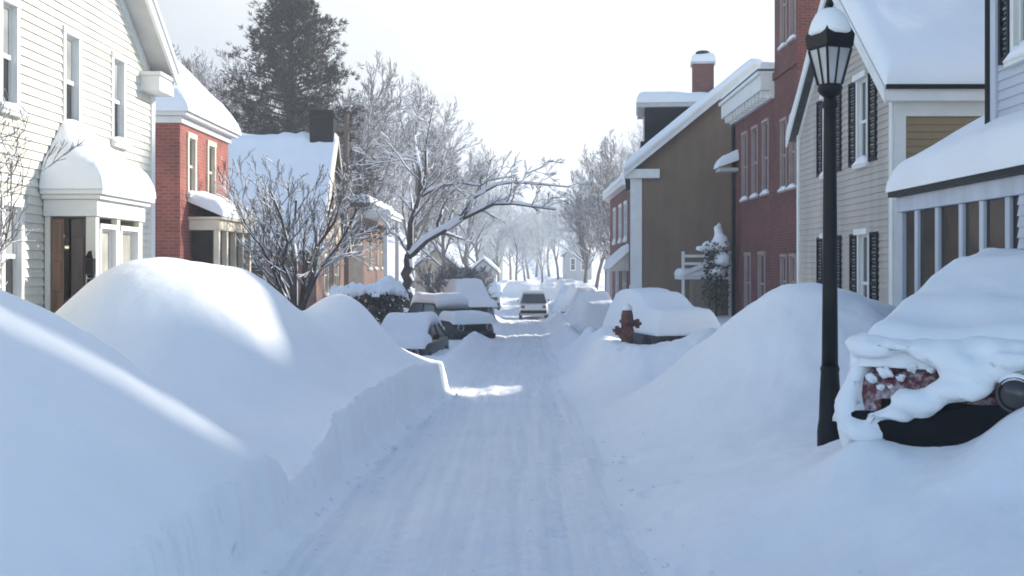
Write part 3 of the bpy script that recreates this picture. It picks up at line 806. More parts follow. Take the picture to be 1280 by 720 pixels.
# ================================================================== tan house
XT = 6.0; TY0, TY1 = 17.95, 24.1; TC = (TY0 + TY1) / 2; TH = (TY1 - TY0) / 2; TZ = 5.05; TS = 0.79
th = thing('tan_house', 'tan clapboard house with black shutters and deep roof snow behind the lamp', 'house', (XT, TC, 0.5))
fr = street_right(XT)
TW = [(19.28, 19.82), (21.35, 22.0)]
holes = [(a, b, 4.05, 5.5) for a, b in TW] + [(19.2, 19.75, 1.1, 2.78), (21.35, 22.0, 1.1, 2.78)]
mb = MB(); wall(mb, fr, -0.1, TZ + TS * TH - 0.1, gab(TY0, TY1, TZ, TS), holes, 0.115)
wall(mb, face_away(TY1), -0.1, TZ, lambda z: (XT, XT + 6.5), (), 0.115); mb.quad((XT + 6.5, TY0, -.1), (XT + 6.5, TY1, -.1), (XT + 6.5, TY1, TZ), (XT + 6.5, TY0, TZ))
mb.build('wall', M['tan_siding'], th)
mb = MB(); wall(mb, face_cam(TY0), -0.1, TZ - 0.02, lambda z: (XT + 0.02, XT + 6.5), (), 0.115); mb.build('side_wall', M['ochre_siding'], th, label='ochre brown clapboard side wall')
mb = MB(); mb.fbox(fr, TY0 - 0.03, TY0 + 0.14, 0, 0.045, 0, TZ); mb.box(XT - 0.0, XT + 0.17, TY0 - 0.045, TY0 - 0.002, 0, TZ); mb.build('corner_board', M['trim'], th)
mb = MB(); mb.fbox(fr, TY1 - 0.14, TY1 + 0.02, 0, 0.045, 0, TZ); mb.build('corner_board', M['trim'], th)
mb = MB(); mb.prism(gable_poly_x(XT - 0.2, TC, TH, TZ + 0.2, TS, 0.2, 0.16), (7.0, 0, 0)); rf = mb.build('roof', M['shingle'], th)
mb = MB(); mb.prism(gable_poly_x(XT - 0.235, TC, TH, TZ + 0.18, TS, 0.22, 0.24), (0.034, 0, 0)); mb.prism(gable_poly_x(XT - 0.03, TC, TH, TZ - 0.02, TS, 0.0, 0.16), (0.027, 0, 0))
mb.build('rake_board', M['trim'], th)
mb = MB(); mb.box(XT - 0.2, XT + 6.8, TY0 - 0.24, TY0 - 0.2, TZ - 0.2, TZ + 0.03); mb.box(XT - 0.19, XT + 6.7, TY0 - 0.2, TY0 - 0.05, TZ - 0.2, TZ - 0.16); mb.box(XT + 0.172, XT + 6.5, TY0 - 0.04, TY0 - 0.003, TZ - 0.42, TZ - 0.161)
mb.build('eave_board', M['trim'], th)
mb = MB(); mb.box(XT - 0.22, XT + 6.8, TY0 - 0.30, TY0 - 0.242, TZ - 0.02, TZ + 0.05); mb.build('gutter', M['black'], th)
snow_field(rf, XT - 0.22, XT + 6.8, TY0 - 0.26, TY1 + 0.26, lambda X, Y: TZ + 0.2 + TS * (TH - np.abs(Y - TC)), 0.34, 0.22, 0.25, 24, blur=1)
for (a, b, z0, z1) in holes:
    window(th, fr, a, b, z0, z1, up='glass', low='glass', snow=0.13, munt=1, head=0.05)
    shutter(th, fr, a - 0.5, a - 0.1, z0 - 0.03, z1 + 0.03); shutter(th, fr, b + 0.1, b + 0.5, z0 - 0.03, z1 + 0.03)

mb = MB(); mb.box(9.8, 11.2, 17.45, 20.7, -0.1, 10.0); mb.build('added_shade_block', M['tan_siding'], th)  # unseen slab added behind the house to shade the left bank and mound
# ================================================================== tall brick and low brick
XK = 7.0
tb = thing('brick_building', 'tall dark red brick building rising out of the picture beside the tan house', 'building', (XK, 29.4, 0.5))
fr = street_right(XK)
TWN = []
for (a, b) in ((28.45, 28.95), (29.4, 29.95)):
    for (z0, z1) in ((8.1, 10.3), (4.3, 6.1), (1.2, 2.5)): TWN.append((a, b, z0, z1))
mb = MB(); wall(mb, fr, 0, 11.6, lambda z: (28.2, 30.8), TWN); wall(mb, face_cam(28.2), 0, 11.6, lambda z: (XK, XK + 3)); wall(mb, face_away(30.8), 0, 11.6, lambda z: (XK, XK + 3))
mb.quad((XK + 3, 28.2, 0), (XK + 3, 30.8, 0), (XK + 3, 30.8, 11.6), (XK + 3, 28.2, 11.6)); mb.build('wall', M['brick_dark'], tb)
mb = MB(); mb.box(XK - 0.2, XK + 3.1, 28.1, 30.9, 11.6, 11.9); rf = mb.build('roof', M['trim_grey'], tb)
snow_field(rf, XK - 0.2, XK + 3.1, 28.1, 30.9, lambda X, Y: 11.9 + 0 * X, 0.3, 0.25, 0.3, 31)
for h_ in TWN: window(tb, fr, *h_, M['dull_trim'], cas=0.06, snow=0.1)
mb = MB(); mb.fbox(fr, 28.2, 30.8, 0.0, 0.06, 7.35, 7.55); mb.build('belt_course', M['brick_dark'], tb)

lbk = thing('brick_row_house', 'lower dark brick row house with white cornice between tall brick and brown house', 'house', (XK, 33.7, 0.5))
LW = [(31.55, 32.2, 4.35, 6.35), (33.0, 33.65, 4.35, 6.35), (34.5, 35.15, 4.35, 6.35), (32.0, 32.75, 0.9, 2.6), (34.0, 34.75, 0.9, 2.6)]
mb = MB(); wall(mb, fr, 0, 7.0, lambda z: (30.81, 36.6), LW); wall(mb, face_away(36.6), 0, 7.0, lambda z: (XK, XK + 7)); mb.quad((XK + 7, 30.9, 0), (XK + 7, 36.6, 0), (XK + 7, 36.6, 7), (XK + 7, 30.9, 7)); wall(mb, face_cam(30.812), 0, 7.0, lambda z: (XK + 3.01, XK + 7))
mb.build('wall', M['brick_dark'], lbk)
mb = MB(); mb.box(XK - 0.12, XK + 7, 30.82, 36.7, 6.88, 7.1); mb.box(XK - 0.38, XK + 7, 30.82, 36.85, 7.102, 7.52); mb.box(XK - 0.46, XK + 7, 30.82, 36.92, 7.522, 7.62)
for k in range(12): mb.box(XK - 0.34, XK - 0.122, 31.0 + k * 0.48, 31.12 + k * 0.48, 6.9, 7.1)
mb.build('cornice', M['trim'], lbk)
mb = MB(); mb.box(XK - 0.46, XK + 7, 30.82, 36.92, 7.622, 7.68); rf = mb.build('roof', M['shingle'], lbk)
snow_field(rf, XK - 0.4, XK + 7, 30.83, 36.9, lambda X, Y: 7.68 + 0 * X, 0.25, 0.2, 0.3, 32)
for h_ in LW: window(lbk, fr, *h_, M['dull_trim'], cas=0.07, snow=0.12)
mb = MB(); mb.box(XK - 0.6, XK - 0.002, 35.9, 36.6, 5.3, 5.42); cp = mb.build('canopy', M['trim_grey'], lbk)
snow_field(cp, XK - 0.66, XK - 0.002, 35.8, 36.7, lambda X, Y: 5.422 + 0.35 * np.clip(X - XK + 0.66, 0, 1), 0.35, 0.25, 0.08, 33, sides=(1, 0, 1, 1))
mb = MB(); mb.tube([(XK - 0.06, 36.45, 0.6), (XK - 0.06, 36.45, 6.85)], 0.06, 8); mb.build('downspout', M['black'], lbk)

# ================================================================== brown gabled house (turned a little)
bw = thing('brown_house', 'brown clapboard house with blank gable wall, black dormer and brick chimney', 'house', (3.9, 39.0, 0.0), rotz=-R(5.7), local=True)
BW = 8.4; BE = 5.65; BA = 9.05; bs_ = (BA - BE) / (BW / 2); BD = 9.0
def gabx(z):
    d = max(0.0, (z - BE) / bs_); return (min(d, BW / 2 - 1e-4), max(BW - d, BW / 2 + 1e-4))
mb = MB(); wall(mb, face_cam(0), -0.6, BA - 0.05, gabx, (), 0.13, lap=0.016)
wall(mb, street_right(0), -0.6, BE, lambda z: (0, BD), [(3.0, 3.7, 1.5, 2.9), (5.5, 6.2, 1.5, 2.9)], 0.13, lap=0.016)
mb.quad((BW, 0, -.6), (BW, BD, -.6), (BW, BD, BE), (BW, 0, BE)); mb.add([(0, BD, -.6), (BW, BD, -.6), (BW, BD, BE), (BW / 2, BD, BA), (0, BD, BE)], [(0, 1, 2, 3, 4)])
mb.build('wall', M['brown_siding'], bw)
for a in (3.0, 5.5): window(bw, street_right(0), a, a + 0.7, 1.5, 2.9, snow=0.1)
mb = MB(); mb.box(-0.06, 0.34, -0.05, -0.017, -0.6, BE - 0.25); mb.box(-0.06, -0.022, -0.017, 0.3, -0.6, BE - 0.25); mb.build('corner_board', M['trim'], bw)
def chev(y, zoff, ov, thk):
    return [(-ov, y, BE - bs_ * ov + zoff), (BW / 2, y, BA + zoff), (BW + ov, y, BE - bs_ * ov + zoff), (BW + ov, y, BE - bs_ * ov + zoff - thk), (BW / 2, y, BA + zoff - thk), (-ov, y, BE - bs_ * ov + zoff - thk)]
mb = MB(); mb.prism(chev(-0.35, 0.2, 0.25, 0.2), (0, BD + 0.6, 0)); rf = mb.build('roof', M['shingle'], bw)
snow_field(rf, -0.27, BW + 0.27, -0.38, BD + 0.27, lambda X, Y: BE + 0.2 + bs_ * (BW / 2 - np.abs(X - BW / 2)), 0.30, 0.25, 0.3, 41)
mb = MB(); mb.prism(chev(-0.39, 0.19, 0.27, 0.28), (0, 0.038, 0)); mb.prism(chev(-0.43, 0.2, 0.28, 0.1), (0, 0.038, 0))
mb.box(-0.28, 0.95, -0.3, -0.02, BE - 0.34, BE - 0.03); mb.build('rake_board', M['trim'], bw)
mb = MB(); mb.box(0.45, 3.2, 1.2, 4.2, BE + 0.35, 7.95); mb.box(0.30, 0.44, 1.0, 4.4, 6.6, 6.72); dm = mb.build('dormer', M['black_wall'], bw)
mb = MB(); mb.box(0.2, 3.9, 1.0, 4.4, 7.95, 8.1); mb.build('dormer_roof', M['trim_grey'], dm)
snow_field(dm, 0.15, 4.0, 0.95, 4.45, lambda X, Y: 8.1 + 0.0 * X, 0.38, 0.28, 0.2, 43)
window(dm, FR(0.45, 0, 0, 1, -1, 0), 1.9, 2.9, 6.8, 7.6, snow=0.08)
mb = MB(); mb.box(2.35, 3.15, 4.6, 5.4, 7.2, 10.1); chm = mb.build('chimney', M['brick_dark'], bw)
mb = MB(); mb.box(2.29, 3.21, 4.54, 5.46, 10.1, 10.18); mb.build('chimney_collar', M['trim_grey'], chm)
snow_field(chm, 2.28, 3.22, 4.53, 5.47, lambda X, Y: 10.18 + 0 * X, 0.28, 0.1, 0.1, 44)
mb = MB(); mb.lathe([(0.26, 10.4), (0.28, 10.44), (0.28, 10.62), (0.2, 10.66)], (2.75, 5.0, 0), 14); mb.build('chimney_cap', M['black'], chm)

# porch, panel and shrub beside the brown house
pr = thing('side_porch', 'small white railed side porch with snowy steps against the brown gable wall', 'porch', (6.1, 36.4, 0.5))
mb = MB()
for x in (5.35, 6.1, 6.9): mb.box(x, x + 0.09, 37.0, 37.09, 0.4, 2.75)
for z in (2.05, 2.3, 2.55): mb.box(5.36, 6.98, 37.02, 37.07, z, z + 0.09)
mb.box(5.3, 7.0, 37.05, 38.4, 1.82, 1.95); mb.build('railing', M['trim'], pr)
mb = MB(); mb.prism([(5.4, 36.93, 1.95), (6.9, 36.93, 2.55), (6.9, 36.93, 2.70), (5.4, 36.93, 2.1)], (0, 0.06, 0)); mb.build('stair_rail', M['trim'], pr)
mb = MB(); mb.box(5.6, 6.62, 36.95, 37.0, 0.3, 1.8)
for k in range(6): mb.box(5.62 + k * 0.17, 5.76 + k * 0.17, 36.93, 36.948, 0.3, 1.78)
mb.build('panel', M['tan_panel'], pr)
snow_field(pr, 5.28, 7.02, 37.0, 38.4, lambda X, Y: 1.952 + 0 * X, 0.22, 0.15, 0.12, 45)

# ================================================================== farther houses on the right
fh = thing('far_brick_house', 'dark red brick house with snowy ledges left of the brown gable corner', 'house', (5.3, 61, -0.5))
fr = street_right(5.3)
FW = [(55.5, 56.7, 3.6, 5.4), (58.5, 59.7, 3.6, 5.4), (62, 63.2, 3.6, 5.4), (56, 57.4, 0.6, 2.2), (60.2, 61.6, 0.6, 2.2)]
mb = MB(); wall(mb, fr, -1.2, 6.2, lambda z: (54, 66), FW); wall(mb, face_cam(54), -1.2, 6.2, lambda z: (5.3, 12)); wall(mb, face_away(66), -1.2, 6.2, lambda z: (5.3, 12)); mb.build('wall', M['brick_dark'], fh)
for h_ in FW: window(fh, fr, *h_, M['trim'], cas=0.14, snow=0.25)
mb = MB(); mb.box(4.9, 12, 53.7, 66.3, 6.2, 6.45); rf = mb.build('roof', M['trim'], fh)
snow_field(rf, 4.85, 12, 53.65, 66.3, lambda X, Y: 6.45 + 0 * X, 0.4, 0.3, 0.4, 46)
mb = MB(); mb.prism([(5.298, 54.5, 3.0), (4.4, 54.5, 2.2), (4.4, 54.5, 2.05), (5.298, 54.5, 2.05)], (0, 4.0, 0)); aw = mb.build('awning', M['trim_grey'], fh)
snow_field(aw, 4.35, 5.296, 54.4, 58.6, lambda X, Y: 2.2 + (X - 4.4) * 0.89, 0.35, 0.25, 0.15, 47, sides=(1, 0, 1, 1))
mb = MB(); mb.box(4.42, 4.5, 54.6, 54.7, -1, 2.05); mb.box(4.42, 4.5, 58.3, 58.4, -1, 2.05); mb.build('awning_post', M['trim_grey'], fh)

def far_house(label, x0, x1, y0, y1, z0, ze, rise, m, seed, name='far_house'):
    h = thing(name, label, 'house', ((x0 + x1) / 2, (y0 + y1) / 2, z0))
    mb = MB(); mb.box(x0, x1, y0, y1, z0 - 1, ze); xc = (x0 + x1) / 2
    mb.prism([(x0, y0, ze), (xc, y0, ze + rise), (x1, y0, ze)], (0, y1 - y0, 0)); mb.build('wall', M[m], h)
    hw = (x1 - x0) / 2
    mb = MB(); s = rise / hw
    mb.prism([(x0 - .3, y0 - .3, ze - .3 * s + .02), (xc, y0 - .3, ze + rise + .02), (x1 + .3, y0 - .3, ze - .3 * s + .02), (x1 + .3, y0 - .3, ze - .3 * s + .2), (xc, y0 - .3, ze + rise + .2), (x0 - .3, y0 - .3, ze - .3 * s + .2)], (0, y1 - y0 + .6, 0))
    rf = mb.build('roof', M['shingle'], h)
    snow_field(rf, x0 - .35, x1 + .35, y0 - .35, y1 + .35, lambda X, Y: ze + .2 + s * (hw - np.abs(X - xc)), 0.35, 0.3, 0.5, seed)
    for k, u in enumerate((x0 + hw * 0.45, x0 + hw * 1.25)):
        window(h, face_cam(y0 - 0.12), u, u + hw * 0.3, z0 + (ze - z0) * 0.45, z0 + (ze - z0) * 0.85, cas=0.12, snow=0.1)
    return h
far_house('tiny pale house with white roof in the haze at the street end', 6.0, 9.6, 150, 158, 0.2, 4.0, 1.6, 'grey_siding', 51)
far_house('hazy grey house with snowy gable beyond the far brick house', 7.0, 12.5, 84, 92, -0.8, 4.6, 2.4, 'grey_siding', 52)
far_house('hazy brown house with broad white roof among the left woods', -9.0, -5.4, 96, 103, -0.6, 2.2, 1.5, 'beige', 55)
far_house('hazy low house with thick white roof left of the lone driving car', -5.4, -2.6, 122, 128, -0.6, 1.8, 1.2, 'grey_siding', 56)
far_house('hazy pale gabled house at the left end of the street', -6.5, -2.6, 168, 178, 0.6, 4.2, 1.8, 'white_siding', 54)

# ================================================================== street lamp
LX, LY = 2.85, 10.3
lz = hz(LX, LY)
lamp = thing('street_lamp', 'black lantern street lamp on a tall post, capped with snow', 'street lamp', (LX, LY, lz - 0.4), local=True)
def ZL(py): return CAMZ - (py - 335) * LY / F - (lz - 0.4)
zb = ZL(533)
mb = MB(); mb.lathe([(0.115, 0), (0.115, zb - 0.05), (0.11, zb), (0.10, zb + 0.06), (0.092, zb + 0.32), (0.082, zb + 0.5), (0.088, zb + 0.53), (0.078, zb + 0.56)], (0, 0, 0), 20); mb.build('base', M['black'], lamp, True)
zt = ZL(120)
mb = MB(); mb.lathe([(0.074, zb + 0.56), (0.068, zb + 1.2), (0.058, zt - 0.3), (0.056, zt - 0.12), (0.07, zt - 0.1), (0.07, zt - 0.06), (0.056, zt - 0.04), (0.056, zt)], (0, 0, 0), 20); mb.build('post', M['black'], lamp, True)
z0, z1, z2 = ZL(106), ZL(62), ZL(45)
ln = MB(); ln.lathe([(0.06, zt - 0.01), (0.1, zt + 0.03), (0.115, zt + 0.07), (0.105, z0)], (0, 0, 0), 16)
lan = ln.build('lantern', M['black'], lamp, True)
rot = R(22)
def sq(h, z): return [(h * math.cos(rot + R(45) + k * math.pi / 2) * 1.414, h * math.sin(rot + R(45) + k * math.pi / 2) * 1.414, z) for k in range(4)]
b0, b1 = 0.075, 0.135
mb = MB()
for k in range(4):
    p, q = sq(b0, z0)[k], sq(b1, z1)[k]; mb.tube([p, q], 0.012, 6)
    p2, q2 = sq(b0, z0)[(k + 1) % 4], sq(b1, z1)[(k + 1) % 4]
    mb.tube([[(a + b) / 2 for a, b in zip(p, p2)], [(a + b) / 2 for a, b in zip(q, q2)]], 0.009, 6)
mb.build('cage', M['black'], lan)
for k in range(4):
    mb = MB(); a, b = sq(b0 - 0.008, z0), sq(b1 - 0.008, z1); a2, b2 = sq(b0 - 0.014, z0), sq(b1 - 0.014, z1); k2 = (k + 1) % 4
    mb.add([a[k], a[k2], b[k2], b[k], a2[k], a2[k2], b2[k2], b2[k]], [(0, 1, 2, 3), (7, 6, 5, 4), (0, 4, 5, 1), (1, 5, 6, 2), (2, 6, 7, 3), (3, 7, 4, 0)]); mb.build('pane', M['lamp_glass'], lan)
mb = MB(); mb.loft([sq(0.135, z1), sq(0.147, z1 + 0.02), sq(0.155, z2 - 0.02), sq(0.158, z2), sq(0.09, z2 + 0.17), sq(0.03, ZL(14))]); mb.lathe([(0.035, ZL(14)), (0.02, ZL(10)), (0.035, ZL(6)), (0.03, ZL(3)), (0.006, ZL(-3))], (0, 0, 0), 12)
mb.build('cap', M['black'], lan)
mb = MB()
mb.lathe([(0.17, z2 + 0.004), (0.192, z2 + 0.03), (0.186, z2 + 0.07), (0.165, z2 + 0.135), (0.13, z2 + 0.20), (0.07, z2 + 0.245), (0.034, z2 + 0.255)], (0, 0, 0), 20); mb.build('snow', M['snow_roof'], lamp, True)

# ================================================================== fire hydrant
hx, hy, _ = P(784, 425, 20.5)
hzv = hz(hx, hy)
hyd = thing('fire_hydrant', 'rusty red fire hydrant half buried in front of the snowed-in car', 'fire hydrant', (hx, hy, hzv - 0.12), local=True)
hy_top = CAMZ - (382 - 335) * hy / F - (hzv - 0.12)
k = hy_top / 0.86
mb = MB(); mb.lathe([(0.15, 0), (0.15, 0.05), (0.115, 0.06), (0.11, 0.5 * k), (0.145, 0.52 * k), (0.145, 0.57 * k), (0.115, 0.58 * k), (0.11, 0.66 * k), (0.09, 0.76 * k), (0.045, 0.82 * k), (0.04, 0.86 * k)], (0, 0, 0), 16); mb.build('barrel', M['rust'], hyd, True)
for (ax, sgn) in (('x', -1), ('x', 1), ('y', -1)):
    mb = MB(); pr_ = [(0.055, 0.09 * sgn), (0.055, 0.15 * sgn), (0.085, 0.152 * sgn), (0.085, 0.22 * sgn), (0.03, 0.222 * sgn), (0.03, 0.26 * sgn)]
    if ax == 'y': pr_ = [(r_ * 1.25, z) for r_, z in pr_]
    mb.lathe(pr_, (0, 0, (0.36 if sgn < 0 else 0.5) * k), 12, ax); mb.build('nozzle_cap', M['rust'], hyd)
mb = MB(); mb.lathe([(0.085, 0.768 * k), (0.1, 0.80 * k), (0.07, 0.86 * k), (0.03, 0.9 * k)], (0, 0, 0), 14); mb.build('snow', M['snow_roof'], hyd, True)

# ================================================================== cars
def car_profile(kind):
    if kind == 'suv':
        return dict(L=4.4, W=1.80, belt=1.02, top=1.62, hood=1.0, cab=(-0.75, 2.1), roof=(-0.15, 1.75), deck=1.0)
    if kind == 'van':
        return dict(L=4.9, W=1.95, belt=1.15, top=2.0, hood=1.1, cab=(-1.7, 2.4), roof=(-1.0, 2.25), deck=1.15)
    if kind == 'hatch':
        return dict(L=4.3, W=1.72, belt=1.0, top=1.42, hood=0.98, cab=(-1.0, 2.0), roof=(-0.1, 1.6), deck=1.0)
    return dict(L=4.4, W=1.76, belt=0.92, top=1.42, hood=0.86, cab=(-0.95, 1.75), roof=(-0.25, 0.95), deck=0.92)

def make_car(name, label, loc, rotz, kind='sedan', paint_='car_dark', snow=0.35, side=0.8, hood_t=None, keep=None, group='cars snowed in along the street', seed=1, over=0.06, snow_side_fn=None, glass='glass', over_front=None, left_lamp=True, lamps=True, grille=True, blur=7):
    p = car_profile(kind); L, W, hw = p['L'], p['W'], p['W'] / 2
    o = thing(name, label, 'car', loc, group, rotz, local=True)
    # lower body, front towards -Y
    st = [(-L / 2, 0.80, 0.42, 0.66), (-L / 2 + 0.06, 0.90, 0.30, p['hood'] - 0.14), (-L / 2 + 0.25, 0.96, 0.24, p['hood'] - 0.05), (p['cab'][0] - 0.2, 1.0, 0.2, p['hood'] + 0.02), (0, 1.0, 0.2, p['belt']),
          (p['cab'][1] - 0.3, 1.0, 0.22, p['belt']), (L / 2 - 0.2, 0.96, 0.26, p['deck']), (L / 2 - 0.04, 0.9, 0.32, p['deck'] - 0.08), (L / 2, 0.84, 0.42, p['deck'] - 0.25)]
    def ring(y, w, zb_, zt_):
        w = w * hw; h = zt_ - zb_
        half = [(w * 0.88, zb_), (w, zb_ + h * 0.2), (w, zb_ + h * 0.55), (w * 0.985, zb_ + h * 0.8), (w * 0.93, zt_ - 0.03), (w * 0.84, zt_)]
        return [(x, y, z) for x, z in half] + [(-x, y, z) for x, z in reversed(half)]
    mb = MB(); mb.loft([ring(*s_) for s_ in st]); body = mb.build('body', M[paint_], o, True, bevel=0.0)
    # greenhouse
    c0, c1 = p['cab']; r0, r1 = p['roof']; bl, tp = p['belt'] - 0.01, p['top']
    def gr(y, w, z): return [(w, y, z), (-w, y, z)]
    wb, wt = hw * 0.93, hw * 0.74
    mb = MB()
    mb.add([(wb, c0, bl), (-wb, c0, bl), (-wb, c1, bl), (wb, c1, bl), (wt, r0, tp - .04), (-wt, r0, tp - .04), (-wt, r1, tp - .04), (wt, r1, tp - .04)],
           [(0, 1, 5, 4), (1, 2, 6, 5), (2, 3, 7, 6), (3, 0, 4, 7), (4, 5, 6, 7)]); mb.build('cabin_glass', M[glass], o)
    mb = MB(); mb.loft([[(wt + .02, y, tp - .05), (wt - .06, y, tp + .0 - d), (-wt + .06, y, tp - d), (-wt - .02, y, tp - .05)] for y, d in ((r0 - .06, .03), (r0 + .2, 0), (r1 - .2, 0), (r1 + .06, .03))])
    for sx in (-1, 1):
        for (ya, yb) in ((c0, r0), (c1, r1), ((c0 + c1) / 2, (r0 + r1) / 2)):
            mb.tube([(sx * (wb + .005), ya, bl), (sx * (wt + .005), yb, tp - .04)], 0.035, 6)
    mb.build('roof', M[paint_], o)
    yw = (-L / 2 + 0.82, L / 2 - 0.85)
    for sx in (-1, 1):
        for y in yw:
            mb = MB(); mb.lathe([(0.2, -0.1), (0.31, -0.1), (0.325, -0.06), (0.325, 0.06), (0.31, 0.1), (0.2, 0.1)], (sx * (hw - 0.09), y, 0.325), 20, 'x'); wl_ = mb.build('wheel', M['rubber'], o, True)
            mb = MB(); mb.lathe([(0.2, 0.07 * sx), (0.19, 0.095 * sx), (0.06, 0.08 * sx), (0.05, 0.1 * sx)], (sx * (hw - 0.09), y, 0.325), 16, 'x'); mb.build('rim', M['chrome'], wl_, True)
        # mirrors and lamps
        if lamps: mb = MB(); mb.box(sx * hw * 0.95 + (0 if sx > 0 else -0.17), sx * hw * 0.95 + (0.17 if sx > 0 else 0), c0 + 0.25, c0 + 0.36, bl + 0.02, bl + 0.16); mb.build('mirror', M['plastic'], o, bevel=0.02)
        if not lamps or (sx < 0 and not left_lamp): continue
        mb = MB(); mb.lathe([(0.135, 0.06), (0.135, -0.035), (0.12, -0.06), (0.112, -0.03)], (sx * hw * (0.66 if left_lamp else 0.47), -L / 2 - (0 if left_lamp else 0.06), p['hood'] - 0.22), 20, 'y'); hl = mb.build('headlight', M['chrome' if left_lamp else 'ring'], o, True)
        mb = MB(); mb.lathe([(0.115, -0.028), (0.09, -0.06), (0.05, -0.078), (0.006, -0.083)], (sx * hw * (0.66 if left_lamp else 0.47), -L / 2 - (0 if left_lamp else 0.06), p['hood'] - 0.22), 20, 'y'); mb.build('lens', M['lens'], hl, True)
        mb = MB(); mb.box(sx * hw * 0.74 - 0.11, sx * hw * 0.74 + 0.11, L / 2 - 0.03, L / 2 + 0.025, p['deck'] - 0.32, p['deck'] - 0.14); mb.build('tail_light', M['tail'], o, bevel=0.015)
    if grille:
     mb = MB(); mb.box(-hw * 0.5, hw * 0.5, -L / 2 - 0.02, -L / 2 + 0.05, p['hood'] - 0.36, p['hood'] - 0.14)
     for kk in range(5): mb.box(-hw * 0.5, hw * 0.5, -L / 2 - 0.035, -L / 2 - 0.021, p['hood'] - 0.345 + kk * 0.042, p['hood'] - 0.33 + kk * 0.042)
     mb.build('grille', M['plastic'], o)
    mb = MB(); mb.box(-hw * 0.92, hw * 0.92, -L / 2 - 0.1, -L / 2 + 0.1, 0.36, 0.56); mb.build('bumper', M['plastic'], o, bevel=0.04)
    mb = MB(); mb.box(-hw * 0.92, hw * 0.92, L / 2 - 0.1, L / 2 + 0.09, 0.36, 0.56); mb.build('bumper', M['plastic'], o, bevel=0.04)
    # snow blanket following the car's own shape
    def ch(X, Y):
        base_ = np.interp(Y, [-L / 2, -L / 2 + 0.3, c0 - 0.1, c1 - 0.2, L / 2 - 0.1, L / 2], [p['hood'] - 0.1, p['hood'], p['hood'] + 0.04, p['belt'], p['deck'], p['deck'] - 0.08])
        cab = np.interp(Y, [c0, r0, r1, c1], [bl, tp, tp, bl], left=0, right=0)
        wz = wb + (wt - wb) * np.clip((cab - bl) / (tp - bl), 0, 1)
        side_drop = np.clip((np.abs(X) - wz) / (wb - wt + 0.02), 0, 1)
        cab = np.where(cab > bl, cab * (1 - side_drop) + bl * side_drop, 0)
        h_ = np.maximum(base_, cab)
        out = (np.abs(X) > hw * 0.97) | (np.abs(Y) > L / 2 - 0.02)
        sv = snow_side_fn(X, Y) if snow_side_fn else side
        return np.where(out, np.minimum(sv, h_), h_)
    snow_field(o, -hw - over, hw + over, -L / 2 - (over if over_front is None else over_front), L / 2 + over, ch, hood_t or snow, 0.3, 0.045, seed, keep=keep, blur=blur, name='snow_cover', mat=M['snow'], uniform=True)
    return o

# the buried red car beside the lamp
def clump(parent, c, r3, seed, name='snow_clump', amp=0.28, n=28):
    th_ = np.linspace(0.001, np.pi - 0.001, n); ph = np.linspace(0, 2 * np.pi, 2 * n, endpoint=False)
    T, Ph = np.meshgrid(th_, ph, indexing='ij')
    d = np.stack([np.sin(T) * np.cos(Ph), np.sin(T) * np.sin(Ph), np.cos(T)], -1)
    k = 1 + amp * (fbm(d[..., 0] * 1.6 + seed * 3.1 + d[..., 2], d[..., 1] * 1.6 + d[..., 2] * 1.3, seed, 3))
    v = d * k[..., None] * np.array(r3) + np.array(c)
    m = 2 * n; f = []
    for i in range(n - 1):
        for j in range(m): f.append((i * m + j, i * m + (j + 1) % m, (i + 1) * m + (j + 1) % m, (i + 1) * m + j))
    return mesh_obj(name, v.reshape(-1, 3), f, M['snow'], parent, True)
def near_t(X, Y):
    return 0.38 - 0.12 * sstep((-Y - 0.9) / 0.8)
NCAR = make_car('parked_car', 'dull red car buried under deep snow beside the lamp post, headlight showing', (4.47, 9.92, 0.55), -R(36), 'hatch', 'car_red', seed=61, side=0.5, hood_t=near_t, over=0.1, over_front=-0.03, left_lamp=False, grille=False,
         snow_side_fn=lambda X, Y: 0.45 + 0 * X)
def snow_meta(parent, elems, seed, name='snow_clump', res=0.035, amp=0.03, fr_=5.0):
    mbd = bpy.data.metaballs.new('m'); mbd.resolution = res; mbd.render_resolution = res; mbd.threshold = 0.25
    ob = bpy.data.objects.new('m', mbd); COL.objects.link(ob)
    for (c, r3) in elems:
        e = mbd.elements.new(type='ELLIPSOID'); e.co = c; e.radius = 1.5; e.stiffness = 2.0
        e.size_x, e.size_y, e.size_z = [q_ for q_ in r3]
    bpy.context.view_layer.update()
    dg = bpy.context.evaluated_depsgraph_get()
    me = bpy.data.meshes.new_from_object(ob.evaluated_get(dg))
    v = np.array([tuple(q.co) for q in me.vertices]); nn_ = np.array([tuple(q.normal) for q in me.vertices]); f = [tuple(q.vertices) for q in me.polygons]
    bpy.data.objects.remove(ob); bpy.data.metaballs.remove(mbd); bpy.data.meshes.remove(me)
    d = amp * (fbm(v[:, 0] * fr_ + v[:, 2] * 3 + seed, v[:, 1] * fr_ - v[:, 2] * 2.2, seed, 3))
    return mesh_obj(name, v + nn_ * d[:, None], f, M['snow'], parent, True)
mb = MB(); mb.box(-0.56, 0.62, -2.19, -2.1, 0.0, 0.66); mb.prism([(-0.56, -2.24, 0.0), (-0.50, -2.24, 0.48), (0.1, -2.24, 0.66), (0.62, -2.24, 0.7), (0.62, -2.24, 0.0)], (0, 0.045, 0))
for k_ in range(7): mb.box(-0.48, 0.60, -2.205, -2.192, 0.06 + k_ * 0.08, 0.085 + k_ * 0.08)
mb.build('lower_grille', M['plastic'], NCAR, bevel=0.01)
